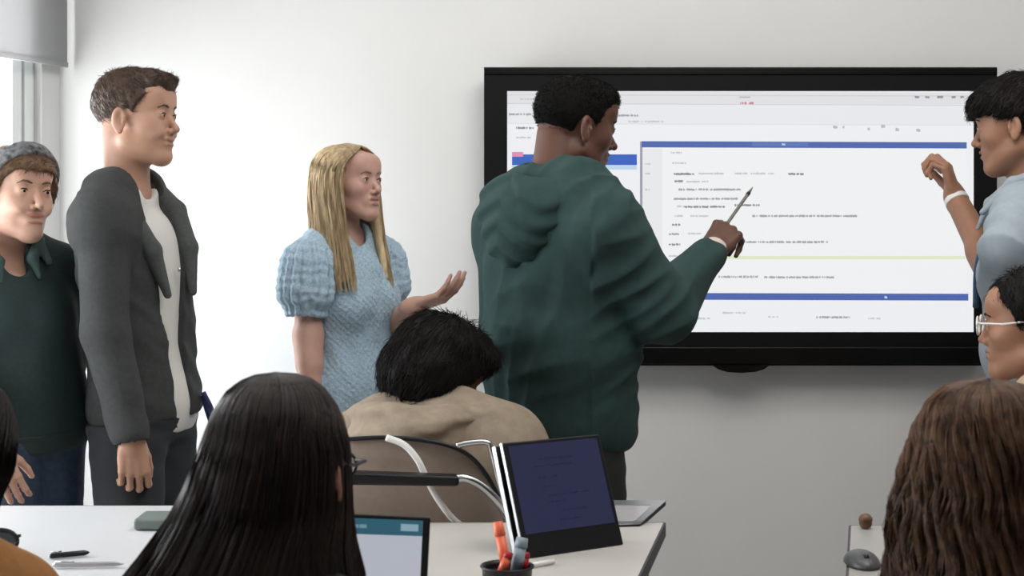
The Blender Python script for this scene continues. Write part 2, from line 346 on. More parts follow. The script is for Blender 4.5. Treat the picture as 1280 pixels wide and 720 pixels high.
class Body:
    """joints in world space; builds body, clothing and hair meshes under one Empty"""
    def __init__(b, label, head, yaw, pitch, neck, pelvis, tyaw, shs, els, wrs, hips, knees, ankles, roll=0, hs=1., build=1., female=False, skinm=None, hands=None, name='person', base=None):
        b.head = np.array(head); b.E = head_frame(yaw, pitch, roll); b.hs = hs; b.neck = np.array(neck); b.pel = np.array(pelvis)
        b.T = frame_up(b.neck-b.pel, (cos(tyaw), sin(tyaw), 0)); b.L = np.linalg.norm(b.neck-b.pel); b.build = build; b.fem = female
        b.sh, b.el, b.wr = [list(map(np.array, x)) for x in (shs, els, wrs)]; b.hip, b.kn, b.an = [list(map(np.array, x)) for x in (hips, knees, ankles)]
        b.root = empty(name, base if base is not None else (b.pel[0], b.pel[1], 0), label, 'person'); b.sk = skinm; b.hands = hands
    def grid(b, pts, mg, h, **kw):
        A = np.array(pts); return SDF(A.min(0)-mg, A.max(0)+mg, h, **kw)
    def tp(b, x, y, t): return b.pel+b.T.T@np.array([x, y, t*b.L])
    def torso(b, F, g=0., top=True, k=.05, waist=0., hipg=0.):
        w_ = b.build; F.local(b.pel, b.T); L = b.L
        F.ell((0, 0, .0*L), ((.102+hipg)*w_+g, (.150 if not b.fem else .150)*w_+g+hipg, .12+g), k)
        F.ell((.0, 0, .30*L), ((.088+waist)*w_+g, (.126 if not b.fem else .105)*w_+g+waist, .13+g), k)
        F.ell((.005, 0, .62*L), (.102*w_+g, (.148 if not b.fem else .132)*w_+g, .15+g), k)
        if b.fem:
            for q in (-1, 1): F.ell((.065, q*.055, .60*L), (.052+g*.7, .055+g*.7, .058+g*.7), .03)
        F.world()
        if top:
            n = b.neck
            for S in b.sh:
                m = n+(S-n)*.45+np.array([0, 0, .012]); F.cone(n-b.T[2]*.02, m, .046*w_+g, .044*w_+g, .03); F.cone(m, S, .050*w_+g, .050*w_+g, .03); F.cone(b.tp(0, 0, .75), S-b.T[2]*.03, .07+g, .045+g, .04)
    def arm(b, F, i, g=0., e1=1., k=.02, up=True, r=(.049, .041, .039, .027), f1=1.):
        S, E_, W = b.sh[i], b.el[i], b.wr[i]; w_ = b.build
        F.cone(S, S+(E_-S)*f1, r[0]*w_+g, (r[0]+(r[1]-r[0])*f1)*w_+g, k)
        if f1 >= 1 and e1 > 0:
            M_ = E_+(W-E_)*.35; 
            F.cone(E_, E_+(W-E_)*e1, r[2]*w_+g, (r[2]+(r[3]-r[2])*e1)*w_+g, .02)
            if e1 >= 1: F.cone(E_, M_, r[2]*w_+g, (r[2]+.001)*w_+g, .02)
    def make_body(b, h=.0032, nose=1., jaw=1., smile=0, mouth_open=0, legs=True, hand_s=1.):
        pts = [b.head, b.pel]+b.sh+b.el+b.wr; pts += [b.wr[i]+unit(b.wr[i]-b.el[i])*.16 for i in (0, 1)]
        low = min(p[2] for p in pts)-.14
        if legs: pts += b.hip+b.kn+b.an
        F = b.grid(pts, .135, h, zbreak=low, hlow=.012)
        b.torso(F, 0, k=.04)
        for i in (0, 1):
            b.arm(F, i)
            if legs: F.cone(b.hip[i], b.kn[i], .078, .053, .04); F.cone(b.kn[i], b.an[i], .053, .036, .03)
        nb = b.head+b.E.T@(np.array([-.022, 0, -.055])*b.hs); nr = (.050 if not b.fem else .043)*b.hs
        F.cone(nb, b.neck, nr, nr+.006, .02)
        F.cone(b.head+b.E.T@(np.array([-.05, 0, -.03])*b.hs), b.neck, nr*.9, nr, .02)
        add_head(F, b.head, b.E, b.hs, nose, jaw, smile, mouth_open)
        if b.hands:
            for hd in b.hands:
                i = hd['i']; add_hand(F, b.wr[i], hd['f'], hd['d'], hd['side'], hd.get('s', 1.)*hand_s, hd.get('curl', (.3, .35, .3)), hd.get('spread', .05), hd.get('thumb', (.6, .3)), hd.get('fc'))
        F.local(b.head, b.E); s = b.hs
        mw = 1+.18*smile
        o = F.obj('body', b.sk[0], b.root)
        mc = b.head+b.E.T@(np.array([.09, 0, -.062])*s); Fl = SDF(mc-.045*s, mc+.045*s, .0014); Fl.local(b.head, b.E); g_ = .0021
        Fl.ell(sc3((.0870-.002*smile, 0, -.055), s), sc3((.0070+g_, .0215*mw, .0040+g_), s), .004*s); Fl.ell(sc3((.0855-.002*smile, 0, -.068-.006*mouth_open), s), sc3((.0072+g_, .0185*mw, .0046+g_), s), .004*s)
        Fl.ell(sc3((.0965, 0, -.0612-.002*mouth_open), s), sc3((.011, .023*mw, .0016+.004*mouth_open), s), .002*s, 'sub')
        if len(Fl.surf()[0]): Fl.obj('lips', b.sk[1], o)
        if mouth_open:
            m = MB(); sph(m, b.head+b.E.T@(np.array([.0835-.003*smile, 0, -.0605])*s), (.006*s, .018*mw*s, .0045*s), b.E); m.obj('teeth', M_eyew, o, True)
        # eyes: white with iris, upper lash line
        for q in (-1, 1):
            c = b.head+b.E.T@(np.array([.0795, q*.031, .002])*s)
            m = MB(); sph(m, c, (.0085*s, .0115*s, .0052*s), b.E); e = m.obj('eye', M_eyew, b.root, True)
            m = MB(); sph(m, c+b.E.T@(np.array([.0045, 0, 0])*s), (.0048*s, .0054*s, .0050*s), b.E); m.obj('iris', M_iris, e, True)
            m = MB(); m.tube([b.head+b.E.T@(np.array(p_)*s) for p_ in ((.0835, q*.0195, .003), (.0885, q*.027, .0075), (.0875, q*.035, .0075), (.0800, q*.043, .0035))], [.0008, .0014, .0016, .0010], 6); m.obj('eyelashes', M_iris, e, True)
        return o
    def brows(b, m, t=1.):
        s = b.hs
        for q in (-1, 1):
            k = MB(); k.tube([b.head+b.E.T@(np.array(p_)*s) for p_ in ((.0895, q*.013, .0215), (.090, q*.024, .0255), (.0865, q*.035, .0265), (.077, q*.046, .020))], [.0022*t, .0032*t, .003*t, .0012], 6); k.obj('eyebrow', m, b.root, True)
    def cap(b, name, m, ctr, rad, line, amp=.0018, f=260, d=(1, 0, .3), fz=None, m2=None, extra=None, seed=1, cutz=None, h=.003):
        F = SDF(b.head-.19, b.head+.19, h); s = b.hs; F.local(b.head, b.E)
        F.ell(sc3(ctr, s), sc3(rad, s), .01)
        if extra: extra(F)
        xs = np.array([p_[0] for p_ in line])*s; zs = np.array([p_[1] for p_ in line])*s
        wig = lambda Q: .004*nz(Q, 160, seed+3)
        F.fn(lambda Q: (np.interp(Q[:, 0], xs, zs)-Q[:, 2]+wig(Q))*.8, band=9, op='and', k=.006)
        F.fn(folds(amp, f, d, seed, .35)); F.fn(lambda Q: amp*1.2*nz(Q, 70, seed+9))
        o = F.obj(name, m, b.root)
        if fz:
            n, ln, comb, lift, rad_ = fz; V = np.empty(len(o.data.vertices)*3, np.float32); o.data.vertices.foreach_get('co', V); V = V.reshape(-1, 3)+np.array(b.root.location)
            Nn = np.empty(len(o.data.vertices)*3, np.float32); o.data.vertices.foreach_get('normal', Nn); Nn = Nn.reshape(-1, 3)
            lc = (V-b.head)@b.E.T; out = np.einsum('ij,ij->i', Nn, unit_rows(V-(b.head+b.E.T@(np.array(ctr)*s)))); ok = np.nonzero(out > .3)[0]
            pick = rng.choice(ok, n); p0 = V[pick]; nn = Nn[pick]; lc = lc[pick]
            cd = comb(lc/s)@b.E; cd = cd-nn*np.einsum('ij,ij->i', cd, nn)[:, None]; cd = unit_rows(cd+rng.normal(0, .14, cd.shape)); L_ = ln*rng.uniform(.5, 1.1, n)[:, None]
            pth = np.stack([p0-nn*.001, p0+cd*L_*.35+nn*(L_*lift*.6+.0006), p0+cd*L_*.7+nn*(L_*lift*.6-L_*.03), p0+cd*L_+nn*(L_*lift*.2-L_*.12)], 1)
            strands(name+'_strands', pth, rad_, rad_*.4, m2 or m, o)
        return o
    def trousers(b, m, g=.022, seed=3, wr=.004, h=.009, name='trousers', top=.14, cuff=.02):
        F = b.grid([b.pel+np.array([0, 0, .12])]+b.hip+b.kn+b.an, .16, h); F.local(b.pel, b.T)
        F.ell((0, 0, -.0), (.104+g*.5, .152*b.build+g*.5, .12), .04); F.world()
        for i in (0, 1): F.cone(b.hip[i], b.kn[i], .082+g*.6, .06+g*.5, .03); F.cone(b.kn[i], b.an[i], .06+g*.5, .048+g*.4, .03)
        F.local(b.pel, b.T); F.half((0, 0, top), (0, 0, 1)); F.world()
        F.fn(folds(wr, 60, (.3, .2, 1), seed)); return F.obj(name, m, b.root)
    def shoes(b, m):
        for i in (0, 1):
            a = b.an[i]; fr = frame((b.T[0][0], b.T[0][1], 0), (0, 0, 1)); F = SDF(a-.25, a+.25, .008); F.local((a[0], a[1], 0), fr)
            F.ell((.05, 0, .045), (.14, .048, .045), .02); F.cone((0, 0, .05), (0, 0, .10), .045, .04, .03); F.half((0, 0, .004), (0, 0, -1)); F.obj('shoe', m, b.root)
def unit_rows(a): return a/(np.linalg.norm(a, axis=1, keepdims=True)+1e-9)
def sph(m, c, r, E, nu=14, nv=9):
    V = []; 
    for i in range(nv+1):
        t = pi*i/nv
        for k in range(nu): a = 2*pi*k/nu; V.append(np.array(c)+E.T@np.array([r[0]*sin(t)*cos(a), r[1]*sin(t)*sin(a), r[2]*cos(t)]))
    m.add(V, [(i*nu+k, (i+1)*nu+k, (i+1)*nu+(k+1) % nu, i*nu+(k+1) % nu) for i in range(nv) for k in range(nu)])
def long_hair(root, name, m, rows, yaw, n, z0, z1, wave=(0, .06), seg=26, r=.0007, seed=2, m2=None, layers=(.0, .016), endvar=.05, pw=1.6, nclump=60, base_in=.008, az=(0, 1), wig=.004):
    """rows: (z, cx, cy, radius along facing, radius sideways, half opening of the face in degrees)"""
    A = np.array(sorted(rows)); f = np.array([cos(yaw), sin(yaw)]); l = np.array([-sin(yaw), cos(yaw)]); rg = np.random.default_rng(seed)
    def pos(u, z, dr):
        cx, cy, rf, rl, op = [np.interp(z, A[:, 0], A[:, j]) for j in range(1, 6)]; op = np.radians(op)
        a = op+(az[0]+(az[1]-az[0])*u)*(2*pi-2*op); rf = np.maximum(rf-dr, .001); rl = np.maximum(rl-dr, .001)
        return np.stack([cx+rf*np.cos(a)*f[0]+rl*np.sin(a)*l[0], cy+rf*np.cos(a)*f[1]+rl*np.sin(a)*l[1], z], -1)
    nu, nt = 90, 50; U, Tt = np.meshgrid(np.linspace(0, 1, nu), np.linspace(0, 1, nt)); Z = z0-(z0-z1)*Tt**pw
    ph = rg.uniform(0, 6, 40); cl = (U*nclump)
    dr = base_in+.004*np.sin(cl*2.1+3*np.sin(Z*9))+wave[0]*.6*np.sin(2*pi*Z/wave[1]+3*np.sin(cl*.7)+cl*.9)
    dr = base_in*.5+(dr-base_in*.5)*(1-np.exp(-np.maximum(z0-Z, 0)/.03))
    V = pos(U, Z, dr); V2 = pos(U, Z, dr+.02*np.clip(Tt*3, 0, 1)); V = np.concatenate([V.reshape(-1, 3), V2.reshape(-1, 3)])
    i, j = np.meshgrid(np.arange(nt-1), np.arange(nu-1), indexing='ij'); b_ = (i*nu+j).ravel()
    Q1 = np.stack([b_, b_+1, b_+nu+1, b_+nu], 1); Q2 = Q1[:, ::-1]+nt*nu
    e = np.concatenate([np.arange(nt-1)*nu, np.arange(nt-1)*nu+nu-1]); Q3 = np.stack([e, e+nu, e+nu+nt*nu, e+nt*nu], 1)
    e2 = (nt-1)*nu+np.arange(nu-1); Q4 = np.stack([e2, e2+1, e2+1+nt*nu, e2+nt*nu], 1)
    o = mesh_obj(name, V, np.concatenate([Q1, Q2, Q3, Q4]), m, root, True)
    if n:
        u = rg.uniform(0, 1, n); t = np.linspace(0, 1, seg)[None, :]; zend = z1-rg.uniform(-endvar, endvar, n)[:, None]; Z = z0-(z0-zend)*t**pw
        c = np.floor(u*nclump); cu = (c+.5)/nclump; pull = .45*t; uu = u[:, None]*(1-pull)+cu[:, None]*pull
        phs = rg.uniform(0, 6, nclump+1)[c.astype(int)][:, None]; ph2 = rg.uniform(0, .9, n)[:, None]
        dep = rg.uniform(layers[0], layers[1], n)[:, None]*(1-np.exp(-4*t))+.003*np.sin(Z*14+phs)*t
        wv = wave[0]*(1-np.exp(-3*t))*rg.uniform(.6, 1.3, n)[:, None]
        uu = uu+wv*2.2*np.sin(2*pi*Z/wave[1]+phs+ph2)/6.28/.12*.4+wig*np.sin(Z*23+ph2*7)*t
        Pp = pos(np.clip(uu, 0, 1), Z, dep+wv*np.cos(2*pi*Z/wave[1]+phs+ph2))
        strands(name+'_strands', Pp, r, r*.5, m2 or m, o)
    return o

# ================================================================== THE ROOM
def struct(name, mb, m, **k): return props(mb.obj(name, m, **k), kind='structure')
XR, YB, ZC = 3.1, -0.9, 2.85
WL = 5.75                                         # length of the window wall
endp = WP(WL, 0, 0)
struct('floor', MB().prism([(CX, CY, -.1), (endp[0], endp[1], -.1), (endp[0], YB, -.1), (XR, YB, -.1), (XR, BACK, -.1)], (0, 0, .1)), M_floor)
struct('ceiling', MB().prism([(CX, CY, ZC), (endp[0], endp[1], ZC), (endp[0], YB, ZC), (XR, YB, ZC), (XR, BACK, ZC)], (0, 0, .1)), M_ceil)
struct('wall_back', MB().box(((CX-.3+XR)/2, BACK+.06, ZC/2), (XR-CX+.3, .12, ZC)), M_wall)
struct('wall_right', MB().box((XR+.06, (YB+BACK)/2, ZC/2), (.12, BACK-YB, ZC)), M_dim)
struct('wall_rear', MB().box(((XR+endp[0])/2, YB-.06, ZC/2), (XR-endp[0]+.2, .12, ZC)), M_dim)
WIN = [(.08, 2.6, .42, 2.45), (2.85, 4.6, .42, 2.45)]
wl = MB()
def wseg(mb, s0, s1, z0, z1, n0=-.14, n1=0): mb.prism([WP(s0, n0, z0), WP(s0, n1, z0), WP(s1, n1, z0), WP(s1, n0, z0)], (0, 0, z1-z0))
wseg(wl, -.02, WIN[0][0], 0, ZC); wseg(wl, WIN[0][1], WIN[1][0], 0, ZC); wseg(wl, WIN[1][1], WL, 0, ZC)
for s0, s1, z0, z1 in WIN: wseg(wl, s0, s1, 0, z0); wseg(wl, s0, s1, z1, ZC)
struct('wall_left', wl, M_wall)
def window(n, s0, s1, z0, z1):
    fr = MB(); t = .037
    for a, b, c, d in ((s0, s0+.012, z0, z1), (s1-.04, s1, z0, z1), (s0, s1, z0, z0+.05), (s0, s1, z1-.05, z1)): wseg(fr, a, b, c, d, -.10, -.03)
    root = struct('window_%d' % n, fr, M_frame)
    def ch(name, mb, m): 
        o = mb.obj(name, m); o.parent = root; return o
    m_ = MB(); wseg(m_, s0+.012, s0+.049, z0+.05, z1-.05, -.09, -.022); wseg(m_, s0+.066, s0+.104, z0+.05, z1-.05, -.085, -.018)
    mid = (s0+s1)/2; wseg(m_, mid-.03, mid+.03, z0+.05, z1-.05, -.085, -.02); ch('window_sash', m_, M_frame)
    m_ = MB(); wseg(m_, s0+.049, s0+.066, z0+.05, z1-.05, -.08, -.05); ch('window_seal', m_, M_seal)
    g = mat('window_glass', 'ffffff', 0.0); nt = g.node_tree; bs = nt.nodes['Principled BSDF']
    tr = nt.nodes.new('ShaderNodeBsdfTransparent'); gl = nt.nodes.new('ShaderNodeBsdfGlossy'); gl.inputs['Roughness'].default_value = .02
    mx = nt.nodes.new('ShaderNodeMixShader'); mx.inputs[0].default_value = .06; nt.links.new(tr.outputs[0], mx.inputs[1]); nt.links.new(gl.outputs[0], mx.inputs[2]); nt.links.new(mx.outputs[0], nt.nodes['Material Output'].inputs[0])
    m_ = MB(); wseg(m_, s0+.104, s1-.04, z0+.05, z1-.05, -.062, -.056); ch('window_pane', m_, g)
    m_ = MB(); wseg(m_, s0, s1, z0-.03, z0, -.03, .06); ch('window_sill', m_, M_frame)
window(1, *WIN[0]); window(2, *WIN[1])
bl = MB(); wseg(bl, .0125, 2.5, 1.815, 2.62, .035, .038); wseg(bl, .0125, 2.5, 1.80, 1.815, .032, .042)
b_o = bl.obj('roller_blind', M_blind); props(b_o, 'grey fabric roller blind half drawn over the left window', 'blind')
m_ = MB(); m_.tube([WP(.0125, .05, 2.62), WP(2.5, .05, 2.62)], .022, 14); o = m_.obj('blind_roller', M_blind, b_o, True)
for s_a in (.0, 2.49): m_ = MB(); wseg(m_, s_a, s_a+.02, 2.58, 2.66, -.0, .075); m_.obj('bracket', M_frame, b_o)
struct('baseboard_back', MB().box(((CX+XR)/2, BACK-.008, .05), (XR-CX, .016, .1)), M_trim)

# ================================================================== WALL DISPLAY
YS = 4.355
def S(px, py, d=YS): return P(px, py, d)
tv = empty('wall_display', ((925-640)/FPX*4.45, 4.44, S(0, 458)[2]), 'large black framed flat wall display showing a white document window', 'display')
x0, x1 = S(605, 0, 4.35)[0], S(1246, 0, 4.35)[0]; zt, zb = S(0, 84, 4.35)[2], S(0, 457, 4.35)[2]
sx0, sx1 = S(634, 0)[0], S(1217, 0)[0]; sz1, sz0 = S(0, 114)[2], S(0, 415)[2]
MB().box(((x0+x1)/2, 4.405, (zt+zb)/2), (x1-x0-.03, .075, zt-zb-.03)).obj('housing', M_tvblack, tv, bevel=.01)
bz = MB()
bz.prism([(x0, 4.372, zb), (x0, 4.372, zt), (sx0, 4.372, zt), (sx0, 4.372, zb)], (0, -.024, 0)); bz.prism([(sx1, 4.372, zb), (sx1, 4.372, zt), (x1, 4.372, zt), (x1, 4.372, zb)], (0, -.024, 0))
bz.prism([(sx0, 4.372, sz1), (sx0, 4.372, zt), (sx1, 4.372, zt), (sx1, 4.372, sz1)], (0, -.024, 0)); bz.prism([(sx0, 4.372, zb), (sx0, 4.372, sz0), (sx1, 4.372, sz0), (sx1, 4.372, zb)], (0, -.024, 0))
bz.obj('bezel', M_tvblack, tv)
for zc_, hh_, ww_ in ((zt-.012, .022, 0), (zb+.030, .05, .02)): MB().box(((x0+x1)/2, 4.349, zc_), (x1-x0-ww_, .012, hh_)).obj('trim_strip', M_tvgloss, tv, bevel=.003)
se = MB(); cx = S(925, 0, 4.36)[0]; zz = zb+.002
se.prism([(cx+a*.085, 4.385, zz-.0*b) if b < 0 else (cx+a*.085, 4.385, zz-b) for a, b in [(-1, 0), (-.8, .012), (-.5, .020), (0, .023), (.5, .020), (.8, .012), (1, 0)]][::-1], (0, -.045, 0)); se.obj('sensor_pod', M_tvgloss, tv)
def emat(name, col, s=1.0): return mat(name, (0.01, .01, .01, 1), .35, emit=col, estr=s, spec=.3)
def erect(name, px0, py0, px1, py1, col, dep=0.001, tilt=0, parent=None, s=1.0):
    a = S(px0, py0); b = S(px1, py1); z = YS-dep; dz = -tilt/FPX*YS
    m_ = MB().prism([(a[0], z, b[2]), (b[0], z, b[2]+dz), (b[0], z, a[2]+dz), (a[0], z, a[2])], (0, .0006, 0)); return m_.obj(name, emat('display_'+col, col, s), parent)
screen = MB().prism([(sx0, YS, sz0), (sx1, YS, sz0), (sx1, YS, sz1), (sx0, YS, sz1)], (0, .01, 0)).obj('screen', emat('display_white', 'ecedf0'), tv)
erect('toolbar', 634, 114.5, 1216.5, 129, 'dedee1', .001, 1.5, screen); erect('toolbar', 634, 118, 1216.5, 119.3, 'cfcfd4', .0018, 1.5, screen)
erect('toolbar', 634, 129, 1216.5, 130, 'cbcbd2', .0015, 2, screen); erect('toolbar', 634, 154, 1216.5, 155, 'dcdce2', .0015, 2, screen); erect('toolbar', 634, 130, 1216.5, 154, 'e6e7ea', .0008, 2, screen)
erect('document_window', 802, 184, 1208, 369, 'eeeff0', .0012, 1, screen); erect('side_strip', 803.5, 186, 828, 367, 'e6e7e9', .002, 0, screen)
erect('window_border', 800, 177, 803, 372, '9799ab', .0025, 0, screen)
erect('title_bar', 802, 176.5, 1208, 184.3, '4f68ab', .003, 1.4, screen); erect('title_bar', 940, 178, 1010, 183, '5b78b4', .004, .3, screen); erect('status_bar', 802, 366, 1210, 374.5, '5066ab', .003, 1.2, screen)
erect('selection_bar', 640, 193, 796, 206.5, '3b63bb', .003, 0, screen); erect('selection_understrip', 640, 207, 796, 212, 'b9d3e6', .003, 0, screen); erect('list_icon', 640, 190, 654, 196, 'd98cb4', .004, 0, screen)  # blue selection with a pale cyan strip below it
erect('highlight_line', 890, 320, 1206, 324, 'dce6c4', .003, 0, screen)
def marks(name, L, col, h=2.0, dep=.004, seed=3):
    r = random.Random(seed)
    for xa, xb, y in L:
        x = xa; V = []; Fq = []                    # one connected ribbon of glyph-like strokes per line
        z0_ = S(0, y+h*.12)[2]; z1_ = S(0, y-h*.05)[2]; yy = YS-dep; top = []; bot = []; xs_ = []
        while x < xb:
            g = r.random() < .22; up_ = .08 if g else r.uniform(.25, .55); dn_ = .06 if g else r.uniform(.3, .55); wd = r.uniform(.8, 1.6)
            for xx in (x, x+wd): xs_.append(S(xx, y)[0]); top.append(S(0, y-h*up_)[2]); bot.append(S(0, y+h*dn_)[2])
            x += wd
        n = len(xs_); V = [(xs_[k], yy, bot[k]) for k in range(n)]+[(xs_[k], yy, top[k]) for k in range(n)]+[(xs_[k], yy+.0006, bot[k]) for k in range(n)]+[(xs_[k], yy+.0006, top[k]) for k in range(n)]
        for k in range(n-1): Fq += [(k, k+1, n+k+1, n+k), (n+k, n+k+1, 3*n+k+1, 3*n+k), (2*n+k, k, k+1, 2*n+k+1)[::-1], (2*n+k, 3*n+k, 3*n+k+1, 2*n+k+1)]
        mesh_obj(name, V, Fq, emat('display_'+col, col), screen, False)
marks('text_line', [(842, 867, 217.5), (843, 853, 226.5), (855, 905, 258.5), (840, 850, 281), (835, 850, 305.5), (918, 949, 256.5), (985, 1004, 217.5), (645, 666, 160)], '8c8d94', 3)
marks('text_line', [(848, 925, 237), (842, 921, 248.5), (932, 1034, 302.5), (898, 946, 346), (955, 1042, 346.5), (836, 848, 292.5), (940, 1071, 270), (770, 798, 144.5), (636, 664, 143), (1020, 1062, 396.5)], 'a3a4aa', 3, seed=5)
marks('text_line', [(838, 852, 191), (840, 857, 204), (872, 905, 217), (918, 933, 217), (938, 956, 217), (960, 967, 217), (858, 885, 227), (845, 854, 258), (843, 853, 270), (862, 884, 270), (860, 875, 292), (835, 862, 320), (860, 886, 398), (903, 931, 391), (960, 972, 396), (1085, 1100, 398), (645, 663, 172), (650, 664, 124), (785, 830, 152), (806, 812, 205), (806, 812, 217), (806, 812, 237)], 'c6c7cb', 2.6, seed=8)
marks('toolbar_icon', [(1143, 1149, 121.5), (1156, 1161, 121.5), (1171, 1178, 121.5), (1189, 1194, 121.5), (1200, 1204, 121.5), (1210, 1214, 122)], '8f9096', 3, seed=2)
marks('menu_icon', [(1041, 1046, 159), (1052, 1055, 159), (1084, 1087, 161), (1101, 1105, 158), (1119, 1123, 162), (1145, 1150, 163)], 'b9babf', 4, seed=2)
marks('caption_mark', [(925, 932, 129), (936, 941, 129)], 'c97f96', 3, seed=4); erect('caption_mark', 924, 120.8, 937.5, 122.4, 'b5aeb0', .004, 0, screen)
marks('border_mark', [(977, 980, 180.5), (1105, 1108, 371.5)], 'c4d3e8', 3, dep=.005)

# ================================================================== TABLES
TZ = .73
def table(quad, label, mtop, legs, group=None):
    q = [np.array([x, y, TZ]) for x, y in quad]; c = sum(q)/4
    root = empty('classroom_table', (c[0], c[1], 0), label, 'table', group)
    MB().prism([p-np.array([0, 0, .026]) for p in q], (0, 0, .026)).obj('tabletop', mtop, root, bevel=.002)
    e = MB(); n = len(q)
    for i in range(n):
        a, b = q[i], q[(i+1) % n]; d = unit(b-a); o_ = np.array([d[1], -d[0], 0])*.0035
        e.prism([a-o_*.3+(0, 0, -.027), b-o_*.3+(0, 0, -.027), b+o_+(0, 0, -.027), a+o_+(0, 0, -.027)], (0, 0, .0268))
    e.obj('edge_band', M_tedge, root)
    for p in q:
        l = p+(c-p)*.12; m_ = MB(); m_.tube([(l[0], l[1], 0.012), (l[0], l[1], TZ-.026)], .018, 14); g = m_.obj('leg', M_chrome, root, True)
        m_ = MB(); m_.lathe((l[0], l[1], 0), [(.022, 0), (.024, .004), (.021, .02), (.018, .022)], 14); m_.obj('foot_cap', M_black, g, True)
    m_ = MB(); k = [p+(c-p)*.12 for p in q]
    for i in range(n): m_.tube([k[i]*[1, 1, 0]+[0, 0, TZ-.05], k[(i+1) % n]*[1, 1, 0]+[0, 0, TZ-.05]], .012, 8)
    m_.obj('apron_frame', M_chrome, root, True)
    return root
table([(-1.90, 2.26), (-.52, 2.26), (-.52, 3.08), (-1.90, 3.08)], 'white topped table at the left in front of the two standing on that side', M_table, 0)
table([(-.50, 2.24), (.170, 2.24), (.300, 2.90), (-.47, 2.90)], 'grey white table in the middle carrying the dark blue screened laptop', M_tableg, 0)
table([(.50, 2.2), (1.75, 2.2), (1.75, 2.87), (.661, 2.87)], 'grey table at the bottom right beside the curly haired student', mat('table_laminate_grey', '9b9894', .4, noise=.02, nscale=9), 0)

# ================================================================== THINGS ON THE TABLES
def slab(corners, thick, name, m, parent, bevel=.003):   # plate through four corners, thickened away from its face
    c = [np.array(p) for p in corners]; n = unit(np.cross(c[1]-c[0], c[3]-c[0])); return MB().prism(c, -n*thick).obj(name, m, parent, bevel=bevel), n
def inset(c, l, r, b, t, lift):                   # sub-rectangle of corners BL BR TR TL in 0..1 units
    c = [np.array(p) for p in c]; n = unit(np.cross(c[1]-c[0], c[3]-c[0]))
    f = lambda u, v: (c[0]*(1-u)+c[1]*u)*(1-v)+(c[3]*(1-u)+c[2]*u)*v+n*lift
    return [f(l, b), f(r, b), f(r, t), f(l, t)]
# dark blue screened convertible laptop
BL = np.array([.024, 2.570, TZ+.001]); BR = np.array([.205, 2.690, TZ+.001]); th = math.atan2(.120, .181)
def upv(phi, h): return np.array([-sin(th)*sin(phi), cos(th)*sin(phi), cos(phi)])*h
U_ = upv(R(21), .208); lid = [BL, BR, BR+U_, BL+U_]
lp = empty('laptop', tuple((BL+BR)/2), 'black convertible laptop standing on the middle table with a dark blue screen', 'laptop')
o1, n1 = slab(lid, .008, 'lid', M_black, lp)
sc_ = MB().prism(inset(lid, .045, .955, .20, .965, .0003), unit(n1)*.0006).obj('screen', mat('laptop_blue_screen', '111322', .25, emit='373a5a', estr=.5), lp)
m_ = MB(); r = random.Random(5)
for v, a, b in ((.82, .30, .60), (.76, .25, .62), (.66, .28, .45), (.58, .30, .40), (.50, .35, .75), (.44, .32, .5), (.36, .45, .7), (.28, .4, .6)):
    x = a
    while x < b: wd = r.uniform(.02, .07); m_.prism(inset(lid, x, x+wd, v, v+.012, .0012), n1*.0003); x += wd+.015
m_.obj('screen_text', mat('laptop_blue_text', '0b0c18', .4, emit='262a4c', estr=.6), sc_)
bk = n1*-.024; base = [BL+bk+U_*0, BR+bk, BR+bk*1.0+U_, BL+bk+U_]
ed = MB().prism([BL-n1*.0005+U_*.0, BL+U_*1.0-n1*.0005, BL+U_-n1*.0075, BL-n1*.0075], unit(BL-BR)*.0015).obj('lid_edge', M_alu, lp)
o2, _ = slab(base, .012, 'keyboard_base', M_black, lp)
MB().prism([base[0], base[3], base[3]-n1*.011, base[0]-n1*.011], unit(BL-BR)*.0015).obj('base_edge', M_alu, lp)
for t in (.15, .85): m_ = MB(); m_.tube([BL+(BR-BL)*t+U_*.03-n1*.002, BL+(BR-BL)*t+U_*.03-n1*.030], .006, 10); m_.obj('hinge', M_darkm, lp, True)
# teal headed laptop of the dark haired student
c_ = [P(425, 745, 2.14), P(533, 745, 2.14), P(538, 646, 2.18), P(425, 641, 2.18)]
lp2 = empty('laptop', (c_[0][0]+.06, 2.07, TZ), 'open laptop with teal page header just right of the long dark hair', 'laptop')
a0 = c_[0].copy(); dz = (TZ+.012-c_[0][2])/(c_[3][2]-c_[0][2]); 
cc = [c_[0]+(c_[3]-c_[0])*dz, c_[1]+(c_[2]-c_[1])*dz, c_[2], c_[3]]; left = cc[0]-cc[1]; cc[0] = cc[1]+left*2.3; cc[3] = cc[2]+(c_[3]-c_[2])*2.3
o_, n2 = slab(cc, .007, 'lid', M_black, lp2)
hs_ = MB().prism(inset(cc, .03, .965, .06, .955, .0003), n2*.0005).obj('screen', mat('laptop_page', (.02, .02, .02, 1), .3, emit='b3b7c2', estr=.92), lp2)
MB().prism(inset(cc, .03, .965, .80, .955, .0012), n2*.0003).obj('page_header', mat('laptop_header', (.01, .02, .02, 1), .3, emit='2d5a6c', estr=.9), hs_)
MB().prism(inset(cc, .86, .945, .845, .915, .0020), n2*.0003).obj('header_button', mat('laptop_button', (.02, .02, .02, 1), .3, emit='86a4b2', estr=.9), hs_)
m_ = MB(); [m_.prism(inset(cc, a, a+.035, .86, .895, .0020), n2*.0003) for a in (.50, .54, .58, .62, .66)]; m_.obj('header_text', mat('laptop_htext', (.02, .02, .02, 1), .3, emit='6f9aa2', estr=.8), hs_)
bs_ = [cc[0]+(0, -.15, -.010), cc[1]+(0, -.15, -.010), cc[1]+(0, 0, -.010), cc[0]+(0, 0, -.010)]
